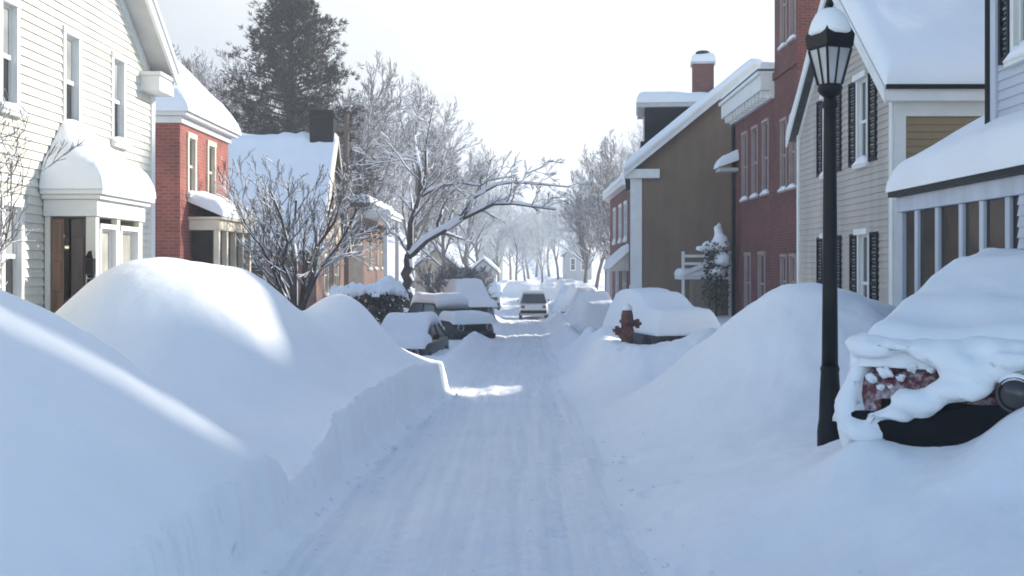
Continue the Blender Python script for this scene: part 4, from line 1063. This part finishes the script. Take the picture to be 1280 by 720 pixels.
snow_meta(NCAR, [((-0.80, -1.92, 0.88), (0.10, 0.2, 0.18)), ((-0.79, -2.0, 0.72), (0.11, 0.2, 0.2)), ((-0.80, -2.02, 0.55), (0.13, 0.2, 0.2)), ((-0.80, -2.05, 0.38), (0.13, 0.18, 0.18)), ((-0.66, -2.18, 0.42), (0.16, 0.14, 0.09)), ((-0.48, -2.24, 0.55), (0.17, 0.14, 0.07)),
                 ((-0.25, -2.24, 0.66), (0.2, 0.15, 0.085)), ((0.0, -2.22, 0.76), (0.22, 0.16, 0.10)), ((0.14, -2.2, 0.80), (0.13, 0.13, 0.08)), ((0.1, -2.12, 0.93), (0.30, 0.2, 0.11)), ((0.42, -2.2, 1.0), (0.15, 0.12, 0.045)),
                 ((-0.64, -2.06, 1.02), (0.18, 0.14, 0.05)), ((-0.45, -2.06, 1.06), (0.2, 0.16, 0.05)), ((-0.16, -2.1, 1.0), (0.2, 0.16, 0.08)), ((0.62, -2.12, 1.0), (0.14, 0.12, 0.05)), ((0.8, -2.05, 1.0), (0.15, 0.15, 0.06)), ((-0.5, -1.95, 1.06), (0.4, 0.25, 0.07)), ((0.2, -1.95, 1.06), (0.5, 0.25, 0.07))], 5, amp=0.07, fr_=3.0)
hx_ = p_hw = 0.86 * 0.47
mb = MB(); mb.tube([(hx_ + 0.125 * math.cos(a_), -2.235, 0.76 + 0.125 * math.sin(a_)) for a_ in np.linspace(R(25), R(165), 14)], [0.008, 0.014, 0.019, 0.023, 0.026, 0.028, 0.03, 0.03, 0.028, 0.026, 0.024, 0.02, 0.014, 0.008], 8)
mb.build('snow_rim', M['snow'], NCAR, True)
for i_, (x_, z_, r_) in enumerate(((-0.66, 0.80, 0.04), (-0.54, 0.86, 0.055), (-0.43, 0.82, 0.03), (-0.58, 0.74, 0.025), (-0.34, 0.9, 0.04), (-0.5, 0.75, 0.02), (-0.2, 0.9, 0.03))):
    clump(NCAR, (x_, -2.13, z_), (r_, 0.035, r_ * 0.8), 20 + i_, amp=0.9, n=12)
make_car('parked_car', 'car wholly blanketed in snow behind the rusty hydrant', (3.35, 27.0, 0.10), R(14), 'hatch', 'car_dark', 0.36, 0.66, seed=62, over=0.05, blur=9, lamps=False, grille=False, keep=lambda X, Y: ~((X > 0.64) & (X < 0.79) & (Y > -1.0) & (Y < 0.1)))
bpy.data.objects['parked_car.001'].scale = (0.88, 0.88, 0.88)
make_car('parked_car', 'small dark car sunk in snow beside the end of the left snow bank', (-3.3, 33.5, -0.82), R(-6), 'sedan', 'car_dark', 0.24, 0.88, seed=63, over=0.0, keep=lambda X, Y: ((np.abs(X) < 0.68) & (Y > -1.5)) | (Y < -1.0))
make_car('parked_car', 'black car with bare dark side, behind the small sunken car', (-2.75, 43.0, float(zr(43)) - 0.28), R(30), 'suv', 'car_dark', 0.34, 1.02, seed=64, over=0.0, keep=lambda X, Y: ((np.abs(X) < 0.69) & (Y > -0.35)) | (Y < -0.95))
make_car('parked_car', 'snow topped van beyond the black car on the left', (-2.9, 57.0, float(zr(57)) + 0.05), R(20), 'van', 'car_grey', 0.35, 1.0, seed=65)
make_car('parked_car', 'pale snow topped car farthest along the left kerb', (-2.6, 84.0, float(zr(84)) + 0.1), R(5), 'van', 'car_white', 0.35, 1.1, seed=66)
make_car('driving_car', 'lone car with dark rear window in the middle of the far street', (0.85, 72.0, float(zr(72)) + 0.02), R(180), 'suv', 'car_white', 0.18, 1.0, seed=67, group=None, glass='glass', keep=lambda X, Y: Y < 1.62)
make_car('parked_car', 'smooth snow covered car along the right kerb before the far brick house', (3.35, 50.0, float(zr(50)) - 0.1), R(3), 'hatch', 'car_grey', 0.45, 0.12, seed=68, over=0.3, blur=22, lamps=False, grille=False)
make_car('parked_car', 'snow heaped car on the right, level with the lone driving car', (3.9, 66.0, float(zr(66)) + 0.1), R(-2), 'sedan', 'car_grey', 0.5, 0.12, seed=69, over=0.3, blur=22, lamps=False, grille=False)

proto = [o_ for o_ in bpy.data.objects if o_.get('label', '').startswith('smooth snow covered car')][0]
for (x, y, rz, sc) in ((-2.7, 66.5, 4, 1), (-3.0, 74, -6, 1), (-2.5, 93, 3, 1), (-3.2, 102, 8, 1.05), (3.3, 56.5, -4, 1), (4.1, 75, 5, 1), (3.6, 84, -3, 1), (4.0, 94, 6, 1), (2.6, 104, 0, 1.05), (0.2, 112, 40, 1), (-1.6, 118, -30, 1.05)):
    c = copy_tree(proto); c.location = (x, y, hz(x, y) - 0.45 + 0.3 * random.random()); c.rotation_euler = (0, 0, R(rz)); c.scale = (sc,) * 3
    c['label'] = 'small white heap of a snowed in car far down the street'; c['group'] = 'snowed in cars far down the street'
# ================================================================== trees
def batch_tubes(groups):
    V = []; Fc = []; off = 0
    for (Pt, Rd, n) in groups:           # Pt (B,N,3)  Rd (B,N)
        B, N, _ = Pt.shape
        D = np.empty_like(Pt); D[:, 1:-1] = Pt[:, 2:] - Pt[:, :-2]; D[:, 0] = Pt[:, 1] - Pt[:, 0]; D[:, -1] = Pt[:, -1] - Pt[:, -2]
        D /= np.linalg.norm(D, axis=2, keepdims=True) + 1e-9
        A = np.where(np.abs(D[..., 2:3]) < 0.9, np.array([0, 0, 1.0]), np.array([1.0, 0, 0]))
        U = np.cross(D, A); U /= np.linalg.norm(U, axis=2, keepdims=True) + 1e-9
        W = np.cross(D, U)
        a = 2 * np.pi * np.arange(n) / n
        ringv = Pt[:, :, None, :] + Rd[:, :, None, None] * (U[:, :, None, :] * np.cos(a)[None, None, :, None] + W[:, :, None, :] * np.sin(a)[None, None, :, None])
        k = off + np.arange(B * N * n).reshape(B, N, n)
        q = np.stack([k[:, :-1, :], np.roll(k, -1, 2)[:, :-1, :], np.roll(k, -1, 2)[:, 1:, :], k[:, 1:, :]], -1).reshape(-1, 4)
        V.append(ringv.reshape(-1, 3)); Fc.append(q); off += B * N * n
    return np.concatenate(V), np.concatenate(Fc)

def grow_tree(rng, h, r, nch, start=0.25, ang=(28, 55), ratio=(0.5, 0.75), up=0.12, wob=0.16, trunk=None, levels=4, first_ang=None):
    out = {}                            # level -> list of (pts, radii)
    N = 6
    def grow(p, d, L, rad, lev, pts=None, tip=0.35):
        if pts is None:
            pts = [p]; dd = d.copy()
            for i in range(N - 1):
                dd = dd + rng.normal(0, wob, 3); dd[2] += up; dd /= np.linalg.norm(dd)
                pts.append(pts[-1] + dd * L / (N - 1))
        pts = np.array(pts)
        rr = np.linspace(rad, rad * tip, len(pts))
        out.setdefault(lev, []).append((pts, rr))
        if lev >= levels: return
        n = nch[lev]
        for k in range(n):
            s0 = start if lev == 0 else 0.15
            t = s0 + (1 - s0) * (k + rng.random()) / n
            f = t * (len(pts) - 1); i = min(int(f), len(pts) - 2)
            q = pts[i] + (pts[i + 1] - pts[i]) * (f - i)
            dir_ = pts[i + 1] - pts[i]; dir_ = dir_ / np.linalg.norm(dir_)
            a = math.radians(rng.uniform(*(first_ang if (lev == 0 and first_ang) else ang)))
            perp = np.cross(dir_, rng.normal(0, 1, 3)); perp /= np.linalg.norm(perp) + 1e-9
            nd = dir_ * math.cos(a) + perp * math.sin(a)
            rl = np.interp(f, np.arange(len(pts)), rr)
            grow(q, nd, L * rng.uniform(*ratio) * (1.12 - 0.5 * t), rl * rng.uniform(0.5, 0.7), lev + 1)
    grow(np.zeros(3), np.array([0, 0, 1.0]), h, r, 0, pts=trunk)
    return out

def tree_object(name, label, loc, br, group, minr=0.006, snow=0.9, bark='bark', twig='twig', cat='tree', snow_lev=9, scale=1.0, rotz=0.0):
    o = thing(name, label, cat, loc, group, rotz, local=True)
    def sides(l): return 8 if l == 0 else (6 if l == 1 else (4 if l == 2 else 3))
    def grp(levs, fn=None):
        gs = []
        for l in levs:
            if l not in br: continue
            byn = {}
            for p, r_ in br[l]: byn.setdefault(len(p), []).append((p, r_))
            for lst in byn.values():
                Pt = np.stack([b[0] for b in lst]) * scale; Rd = np.maximum(np.stack([b[1] for b in lst]) * scale, minr)
                if fn: Pt, Rd = fn(Pt, Rd)
                gs.append((Pt, Rd, sides(l)))
        return gs
    lv = sorted(br)
    V, Fc = batch_tubes(grp([l for l in lv if l <= 1])); mesh_obj('trunk', V, Fc.tolist(), M[bark], o, True, recalc=False)
    V, Fc = batch_tubes(grp([l for l in lv if l >= 2])); mesh_obj('crown', V, Fc.tolist(), M[twig], o, True, recalc=False)
    if snow:
        def fn(Pt, Rd):
            D = np.gradient(Pt, axis=1); D /= np.linalg.norm(D, axis=2, keepdims=True) + 1e-9
            hor = np.sqrt(np.clip(1 - D[..., 2] ** 2, 0, 1))
            P2 = Pt.copy(); P2[..., 2] += Rd * 0.75 * hor
            P2[..., 0] += Rd * 0.35 * (1 - hor)
            return P2, Rd * snow * (0.5 + 0.6 * hor)
        V, Fc = batch_tubes(grp([l for l in lv if l <= snow_lev], fn)); mesh_obj('snow', V, Fc.tolist(), M['frost'], o, True, recalc=False)
    return o

rng = np.random.default_rng(7)
# frosted ornamental tree in front of the low brick house
def shrub_tree(rng, stems, h, r, spread, nch, levels=4):
    br = {}
    for k in range(stems):
        az = 2 * math.pi * k / stems + rng.uniform(-.4, .4); sp = spread * rng.uniform(0.5, 1.15)
        pts = [np.array([0, 0, -0.3])]
        for i in range(1, 7):
            t = i / 6; pts.append(np.array([math.cos(az) * sp * h * t ** 1.15, math.sin(az) * sp * h * t ** 1.15, h * t * (1.05 - 0.12 * sp)]) + rng.normal(0, 0.03 * h * t, 3))
        b = grow_tree(rng, h, r * rng.uniform(0.7, 1.0), nch, 0.22, (20, 42), (0.42, 0.6), 0.05, 0.12, trunk=pts, levels=levels)
        for l, v in b.items(): br.setdefault(l, []).extend(v)
    return br
bt = shrub_tree(rng, 7, 3.05, 0.075, 0.47, (9, 6, 4), 3)
x, y, z = P(370, 352, 27.5)
tree_object('bare_tree', 'spreading bare tree laced with frost in front of the low brick house', (x, y, hz(x, y)), bt, None, minr=0.008, snow=1.05, bark='bark_dark', twig='bark')
# twigs at the left edge, before the white house
bt = shrub_tree(rng, 5, 2.1, 0.02, 0.38, (8, 5, 3), 3)
tree_object('bare_tree', 'thin snowy twigs of a young tree at the left picture edge', (-5.5, 11.0, hz(-5.5, 11.0) + 0.1), bt, None, minr=0.004, snow=1.0, bark='bark')

# the arching tree with long limbs over the street
YA = 45.0
def PA(px, py, dy=0.0):
    q = P(px, py, YA + dy); return np.array(q)
base = PA(511, 385)
def poly(pts, n=7):
    pts = np.array(pts); t = np.linspace(0, len(pts) - 1, n); out = []
    for a in t:
        i = min(int(a), len(pts) - 2); out.append(pts[i] + (pts[i + 1] - pts[i]) * (a - i))
    return np.array(out)
br = {}
def limb(pts, r0, r1, lev, kids, klev=2, ratio=0.35, ang=(30, 65), L=None):
    pl = poly(pts, 9); pl = pl + np.concatenate([[np.zeros(3)], rng.normal(0, 0.05, (7, 3)), [np.zeros(3)]]) - base
    rr = np.linspace(r0, r1, 9); br.setdefault(lev, []).append((pl, rr))
    seglen = np.linalg.norm(np.diff(pl, axis=0), axis=1).sum()
    for k in range(kids):
        t = 0.2 + 0.8 * (k + rng.random()) / kids; f = t * 8; i = min(int(f), 7)
        q = pl[i] + (pl[i + 1] - pl[i]) * (f - i); d = pl[i + 1] - pl[i]; d /= np.linalg.norm(d)
        a = math.radians(rng.uniform(*ang)); pp = np.cross(d, rng.normal(0, 1, 3)); pp /= np.linalg.norm(pp); nd = d * math.cos(a) + pp * math.sin(a); nd[2] += 0.3; nd /= np.linalg.norm(nd)
        b = grow_tree(rng, (L or seglen) * ratio * rng.uniform(0.5, 1.1), np.interp(f, range(9), rr) * 0.5, (4, 3), 0.2, (25, 50), (0.4, 0.65), 0.08, 0.14, levels=2)
        # re-root
        zax = nd; xax = np.cross(zax, [0.3, 0.9, 0.1]); xax /= np.linalg.norm(xax); yax = np.cross(zax, xax); Rm = np.stack([xax, yax, zax], 1)
        for l, v in b.items():
            for p_, r_ in v: br.setdefault(klev + l, []).append((p_ @ Rm.T + q, r_))
limb([PA(511, 385), PA(510, 350), PA(512, 318)], 0.24, 0.19, 0, 0)
limb([PA(512, 320), PA(514, 280), PA(526, 245), PA(522, 215), PA(518, 170, 1)], 0.15, 0.04, 1, 9, ratio=0.45)
limb([PA(512, 320), PA(545, 290), PA(580, 268), PA(612, 256), PA(650, 256, -1), PA(695, 262, -1)], 0.17, 0.035, 1, 14, ratio=0.22)
limb([PA(575, 270), PA(592, 245), PA(620, 232), PA(660, 228, 1), PA(712, 234, 1)], 0.10, 0.025, 1, 10, ratio=0.25)
limb([PA(527, 245), PA(545, 234), PA(575, 230), PA(605, 232), PA(628, 222)], 0.09, 0.02, 1, 10, ratio=0.3)
limb([PA(548, 290), PA(551, 262), PA(560, 245), PA(572, 233)], 0.07, 0.03, 1, 4, ratio=0.3)
limb([PA(512, 318), PA(500, 300), PA(488, 286), PA(470, 262)], 0.07, 0.02, 1, 6, ratio=0.4)
limb([PA(612, 256), PA(640, 242), PA(665, 215, 1), PA(690, 200, 1)], 0.05, 0.015, 1, 6, ratio=0.3)
limb([PA(526, 245), PA(535, 215), PA(530, 185, -1), PA(540, 140, -1)], 0.08, 0.02, 1, 8, ratio=0.4)
tree_object('bare_tree', 'bare tree arching long snow lined limbs over the street', tuple(base), br, None, minr=0.012, snow=1.25, bark='bark_dark', twig='bark')

for (bpx, bpy_, bY, lab) in ((563, 352, 58.0, 'brown twiggy bush under the long limb of the arching tree'), (592, 350, 70.0, 'smaller brown bush where the left woods meet the street')):
    bb = shrub_tree(rng, 10, 2.6, 0.05, 0.5, (9, 6, 4), 3); q_ = P(bpx, bpy_, bY)
    tree_object('bush', lab, (q_[0], q_[1], hz(q_[0], q_[1]) - 0.1), bb, None, minr=0.012, snow=0.55, bark='bark', twig='twig', cat='bush')
# woods: a few grown trees, copied
protos = []
for k in range(4):
    protos.append(grow_tree(rng, 9.5, 0.2, (13, 8, 6, 4), 0.22, (25, 48), (0.42, 0.62), 0.10, 0.12, levels=4 if k < 2 else 4, first_ang=(22, 50)))
M['haze_rime'] = paint('rime_twigs_paled_for_haze', (0.5, 0.51, 0.53), 0.9, 0.12, 3)  # far trees' frosted twigs paled so their colour carries the distance haze
made = [None] * 8
def wood_tree(k, loc, sc, rz, label, group):
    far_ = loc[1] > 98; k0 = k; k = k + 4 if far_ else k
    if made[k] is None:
        o = tree_object('wood_tree', label, loc, protos[k0], group, minr=0.015, snow=1.0, twig='haze_rime' if far_ else 'twig', bark='bark')
        made[k] = o
    else:
        o = copy_tree(made[k]); o['label'] = label; o['group'] = group
    o.location = loc; o.rotation_euler = (0, 0, rz); o.scale = (sc, sc, sc)
    return o
WOODL = [(-8.2, 66, 1.05), (-11.5, 72, 1.3), (-15.0, 78, 1.35), (-8.0, 80, 1.2), (-10.5, 88, 1.3), (-6.2, 92, 1.05), (-8.8, 102, 1.25), (-6.0, 112, 1.1), (-8.0, 124, 1.2), (-4.8, 130, 1.05), (-6.5, 142, 1.2), (-4.0, 156, 1.1), (-12.6, 60.5, 1.1), (-13, 96, 1.35), (-11, 116, 1.3), (-9.2, 58, 0.8), (-18.5, 84, 1.3)]
for i, (x, y, s) in enumerate(WOODL):
    wood_tree(i % 4, (x, y, hz(x, y) - 0.1), s, i * 1.7, 'tall bare frosted tree in the hazy wood beyond the arching tree', 'bare trees of the hazy wood on the left')
for i, (x, y, s) in enumerate([(-19.5, 64, 1.15), (-23.0, 70, 1.2), (-21.5, 78, 1.3), (-17.0, 58, 0.95)]):
    wood_tree((i + 1) % 4, (x, y, hz(x, y) - 0.1), s, i * 2.1 + 0.4, 'bare hazy tree between the red brick house and the tall pine', 'bare trees left of the tall pine')
for i, (x, y, s) in enumerate([(6.6, 76, 0.75), (9.0, 96, 1.1), (7.0, 104, 0.95), (9.5, 120, 1.15), (8.0, 136, 1.1), (11.5, 108, 1.3), (5.6, 98, 0.75)]):
    wood_tree((i + 2) % 4, (x, y, hz(x, y) - 0.1), s, i * 1.3 + 0.9, 'bare snowy tree behind the far brick house on the right', 'bare trees on the right of the street end')
for i, (x, y, s) in enumerate([(1.5, 190, 1.2), (-1.5, 178, 1.0), (4.5, 172, 1.0), (3.0, 205, 1.3), (7.5, 182, 1.1), (-0.5, 150, 0.85), (2.6, 140, 0.8), (5.2, 152, 0.95), (0.8, 165, 0.9), (-2.8, 140, 0.85), (10.5, 168, 1.1)]):
    wood_tree(i % 4, (x, y, hz(x, y) - 0.1), s, i * 2.3, 'faint bare tree dissolving in haze where the street ends', 'faint trees at the street end')

# tall dark pine
pxx, pyy = -9.9, 48.5
pz = hz(pxx, pyy)
pine = thing('pine_tree', 'tall dark ragged pine towering over the low brick house', 'tree', (pxx, pyy, pz - 0.2), local=True)
PH = 13.7
mb = MB(); mb.tube([(0, 0, 0), (0.1, 0, 5), (-0.05, 0.1, 10), (0.05, 0, PH - 0.4)], [0.36, 0.3, 0.18, 0.03], 10)
tv, tf = [], []
brl = []
nb = 165
for k in range(nb):
    t = 0.22 + 0.78 * (k / nb) ** 0.9
    z0 = PH * t
    prof = 0.86 * np.interp(t, [0.2, 0.35, 0.55, 0.7, 0.85, 0.95, 1.0], [4.6, 4.3, 3.7, 3.2, 2.3, 1.1, 0.25])
    Lb = prof * rng.uniform(0.55, 1.12); az = k * 2.4 + rng.uniform(-.4, .4)
    lift = np.interp(t, [0.2, 0.6, 1.0], [-0.12, 0.12, 0.7])
    pts = []
    for i in range(6):
        s = i / 5; pts.append(np.array([math.cos(az) * Lb * s, math.sin(az) * Lb * s, z0 + Lb * lift * s + 0.10 * Lb * s * s]) + rng.normal(0, 0.06 * s, 3))
    pts = np.array(pts); brl.append((pts, np.linspace(0.05, 0.015, 6)))
    for s in np.linspace(0.32, 1.0, int(5 + 7 * Lb / 4)):
        f = s * 5; i = min(int(f), 4); q = pts[i] + (pts[i + 1] - pts[i]) * (f - i)
        w = 0.26 * (1.2 - 0.5 * s)
        for c in range(4):
            c0 = q + rng.normal(0, 1, 3) * np.array([w, w, 0.16])
            dirb = (pts[-1] - pts[0]) / Lb
            for n_ in range(11):
                d = rng.normal(0, 1, 3) * np.array([1, 1, 0.7]) + dirb * 0.9 + np.array([0, 0, 0.35]); d /= np.linalg.norm(d)
                u = np.cross(d, rng.normal(0, 1, 3)); u /= np.linalg.norm(u)
                ln_ = rng.uniform(0.16, 0.34); wd = rng.uniform(0.012, 0.022); o_ = len(tv)
                tv += [c0, c0 + d * ln_ * 0.55 + u * wd, c0 + d * ln_, c0 + d * ln_ * 0.55 - u * wd]; tf.append((o_, o_ + 1, o_ + 2, o_ + 3))
V, Fc = batch_tubes([(np.stack([b[0] for b in brl]), np.stack([b[1] for b in brl]), 4)])
mb.add(V.tolist(), Fc.tolist()); mb.build('trunk', M['bark_dark'], pine, True)
mesh_obj('crown', np.array(tv), tf, M['needles'], pine, False, recalc=False)

# snow laden hedge and small shrub
def leaf_blob(parent, name, mat, n, rx, ry, z0, z1, size, rg):
    v, f = [], []
    for k in range(n):
        a = rg.uniform(0, 2 * math.pi); rr = rg.random() ** 0.4; z = rg.uniform(z0, z1)
        c0 = np.array([math.cos(a) * rx * rr, math.sin(a) * ry * rr, z]) + rg.normal(0, 0.04, 3)
        d = rg.normal(0, 1, 3); d /= np.linalg.norm(d); u = np.cross(d, rg.normal(0, 1, 3)); u /= np.linalg.norm(u)
        s = size * rg.uniform(0.6, 1.3); o_ = len(v); v += [c0, c0 + d * s * .5 + u * s * .3, c0 + d * s, c0 + d * s * .5 - u * s * .3]; f.append((o_, o_ + 1, o_ + 2, o_ + 3))
    return mesh_obj(name, np.array(v), f, mat, parent, False, recalc=False)
hd = thing('hedge', 'dark hedge bowed under a thick cap of snow before the beige house', 'hedge', (-4.85, 36.0, hz(-4.85, 36) - 0.1), local=True)
leaf_blob(hd, 'leaves', M['leaves'], 2600, 1.15, 0.7, 0.1, 1.05, 0.14, rng)
mb = MB()
for k in range(7): mb.tube([(0.25 * (k - 3) * 0.6, 0, -0.2), (0.3 * (k - 3), rng.uniform(-.2, .2), 0.95)], [0.03, 0.012], 5)
mb.build('stems', M['bark_dark'], hd)
snow_field(hd, -1.3, 1.3, -0.8, 0.8, lambda X, Y: 0.78 + 0.28 * np.sqrt(np.clip(1 - (X / 1.35) ** 2 - (Y / 0.85) ** 2, 0, 1)) + 0.18 * fbm(X * 1.7, Y * 1.7, 5), lambda X, Y: 0.30 + 0.5 * fbm(X * 1.5, Y * 1.5, 6), 0.3, 0.06, 71, keep=lambda X, Y: (X / 1.28) ** 2 + (Y / 0.78) ** 2 < 1 + 0.35 * fbm(X * 3, Y * 3, 9), uniform=True, mat=M['snow'])
sb = thing('snowy_shrub', 'evergreen shrub drooping under snow between brown house and brick row house', 'shrub', (6.3, 36.0, hz(6.3, 36)), local=True)
leaf_blob(sb, 'leaves', M['leaves'], 900, 0.4, 0.35, 0.3, 2.4, 0.12, rng)
mb = MB(); mb.tube([(0, 0, -0.3), (0.03, 0, 1.4), (0, 0, 3.0)], [0.05, 0.03, 0.01], 6)
mb.build('stem', M['bark_dark'], sb)
mb = MB()
snow_meta(sb, [((0.08, 0, 2.75), (0.14, 0.14, 0.28)), ((-0.12, 0, 2.3), (0.28, 0.2, 0.12)), ((-0.42, 0, 2.2), (0.2, 0.14, 0.07)), ((0.14, -0.05, 2.4), (0.24, 0.2, 0.25)), ((0.2, -0.1, 1.85), (0.22, 0.2, 0.2)), ((0.0, -0.1, 1.45), (0.2, 0.18, 0.12))], 9, 'snow', 0.05, 0.12, 2.5)

# ================================================================== haze, world, sun, camera
mb = MB(); mb.box(-480, 480, -5.8, 1240, -4.0, 24)
hzb = mb.build('haze', None or M['snow']); hzb['kind'] = 'stuff'
hm = bpy.data.materials.new('haze_air'); hm.use_nodes = True; nt = hm.node_tree; nt.nodes.clear()
out = nt.nodes.new('ShaderNodeOutputMaterial'); pv = nt.nodes.new('ShaderNodeVolumePrincipled')
pv.inputs['Color'].default_value = (0.95, 0.97, 1.0, 1); pv.inputs['Density'].default_value = 0.0018; pv.inputs['Anisotropy'].default_value = 0.35
nt.links.new(pv.outputs[0], out.inputs['Volume'])
hzb.data.materials.clear(); hzb.data.materials.append(hm)

SUN_A, SUN_E = R(33), R(24)           # azimuth from +X towards +Y, elevation
sd = Vector((math.cos(SUN_A) * math.cos(SUN_E), math.sin(SUN_A) * math.cos(SUN_E), math.sin(SUN_E)))
sl = bpy.data.lights.new('sun', 'SUN'); sl.energy = 3.8; sl.angle = R(2.2); sl.color = (1.0, 0.93, 0.82)
so = bpy.data.objects.new('sun', sl); COL.objects.link(so)
so.rotation_euler = (-sd).to_track_quat('-Z', 'Y').to_euler()

w = bpy.data.worlds.new('World'); scene.world = w; w.use_nodes = True
nt = w.node_tree; nt.nodes.clear()
out = nt.nodes.new('ShaderNodeOutputWorld')
sky = nt.nodes.new('ShaderNodeTexSky'); sky.sky_type = 'NISHITA'; sky.sun_disc = False
sky.sun_elevation = SUN_E; sky.sun_rotation = math.pi / 2 - SUN_A; sky.air_density = 1.0; sky.dust_density = 0.3
bg1 = nt.nodes.new('ShaderNodeBackground'); bg1.inputs['Strength'].default_value = 0.15
nt.links.new(sky.outputs[0], bg1.inputs[0])
tc = nt.nodes.new('ShaderNodeTexCoord')
mp = nt.nodes.new('ShaderNodeMapping'); mp.inputs['Scale'].default_value = (1, 1, 2.2)
nt.links.new(tc.outputs['Generated'], mp.inputs['Vector'])
cn = nt.nodes.new('ShaderNodeTexNoise'); cn.inputs['Scale'].default_value = 1.7; cn.inputs['Detail'].default_value = 5; cn.inputs['Roughness'].default_value = 0.5
nt.links.new(mp.outputs[0], cn.inputs['Vector'])
dp = nt.nodes.new('ShaderNodeVectorMath'); dp.operation = 'DOT_PRODUCT'; dp.inputs[1].default_value = tuple(Vector((0.25, 0.95, 0.1)).normalized())
nt.links.new(tc.outputs['Generated'], dp.inputs[0])
mr = nt.nodes.new('ShaderNodeMapRange'); mr.inputs[1].default_value = 0.45; mr.inputs[2].default_value = 0.92; mr.inputs[3].default_value = -0.35; mr.inputs[4].default_value = 0.95
nt.links.new(dp.outputs['Value'], mr.inputs[0])
ad = nt.nodes.new('ShaderNodeMath'); ad.operation = 'ADD'; ad.use_clamp = True
sb2 = nt.nodes.new('ShaderNodeMath'); sb2.operation = 'MULTIPLY_ADD'; sb2.inputs[1].default_value = 1.2; sb2.inputs[2].default_value = -0.5
nt.links.new(cn.outputs['Fac'], sb2.inputs[0]); nt.links.new(mr.outputs[0], ad.inputs[0]); nt.links.new(sb2.outputs[0], ad.inputs[1])
# cloud brightness: brighter towards the sun
dp2 = nt.nodes.new('ShaderNodeVectorMath'); dp2.operation = 'DOT_PRODUCT'; dp2.inputs[1].default_value = tuple(Vector((0.42, 0.88, 0.12)).normalized())
nt.links.new(tc.outputs['Generated'], dp2.inputs[0])
ma = nt.nodes.new('ShaderNodeMath'); ma.operation = 'MULTIPLY_ADD'; ma.inputs[1].default_value = 0.60; 
nt.links.new(cn.outputs['Fac'], ma.inputs[0]); nt.links.new(dp2.outputs['Value'], ma.inputs[2])
cr = nt.nodes.new('ShaderNodeValToRGB'); cr.color_ramp.elements[0].position = 0.78; cr.color_ramp.elements[0].color = (0.265, 0.30, 0.34, 1)
cr.color_ramp.elements[1].position = 1.12 if False else 1.0; cr.color_ramp.elements[1].color = (0.53, 0.56, 0.58, 1)
sc_ = nt.nodes.new('ShaderNodeMath'); sc_.operation = 'MULTIPLY'; sc_.inputs[1].default_value = 0.79
nt.links.new(ma.outputs[0], sc_.inputs[0]); nt.links.new(sc_.outputs[0], cr.inputs[0])
bg2 = nt.nodes.new('ShaderNodeBackground'); bg2.inputs['Strength'].default_value = 1.0
nt.links.new(cr.outputs[0], bg2.inputs[0])
mxs = nt.nodes.new('ShaderNodeMixShader')
nt.links.new(ad.outputs[0], mxs.inputs[0]); nt.links.new(bg1.outputs[0], mxs.inputs[1]); nt.links.new(bg2.outputs[0], mxs.inputs[2])
nt.links.new(mxs.outputs[0], out.inputs[0])

cam = bpy.data.cameras.new('camera'); co = bpy.data.objects.new('camera', cam); COL.objects.link(co)
cam.sensor_width = 36; cam.lens = F / 1280 * 36; cam.shift_x = -10 / 1280; cam.shift_y = -25 / 1280
cam.clip_start = 0.1; cam.clip_end = 3000
co.location = (0, 0, CAMZ); co.rotation_euler = (R(90), 0, 0)
scene.camera = co
scene.view_settings.view_transform = 'Standard'; scene.view_settings.look = 'None'
scene.view_settings.exposure = 0.92; scene.view_settings.gamma = 1.0
scene.render.engine = 'CYCLES'
scene.cycles.use_denoising = True
scene.cycles.max_bounces = 6; scene.cycles.diffuse_bounces = 3; scene.cycles.glossy_bounces = 2; scene.cycles.transmission_bounces = 2; scene.cycles.volume_bounces = 1
scene.cycles.filter_width = 1.8
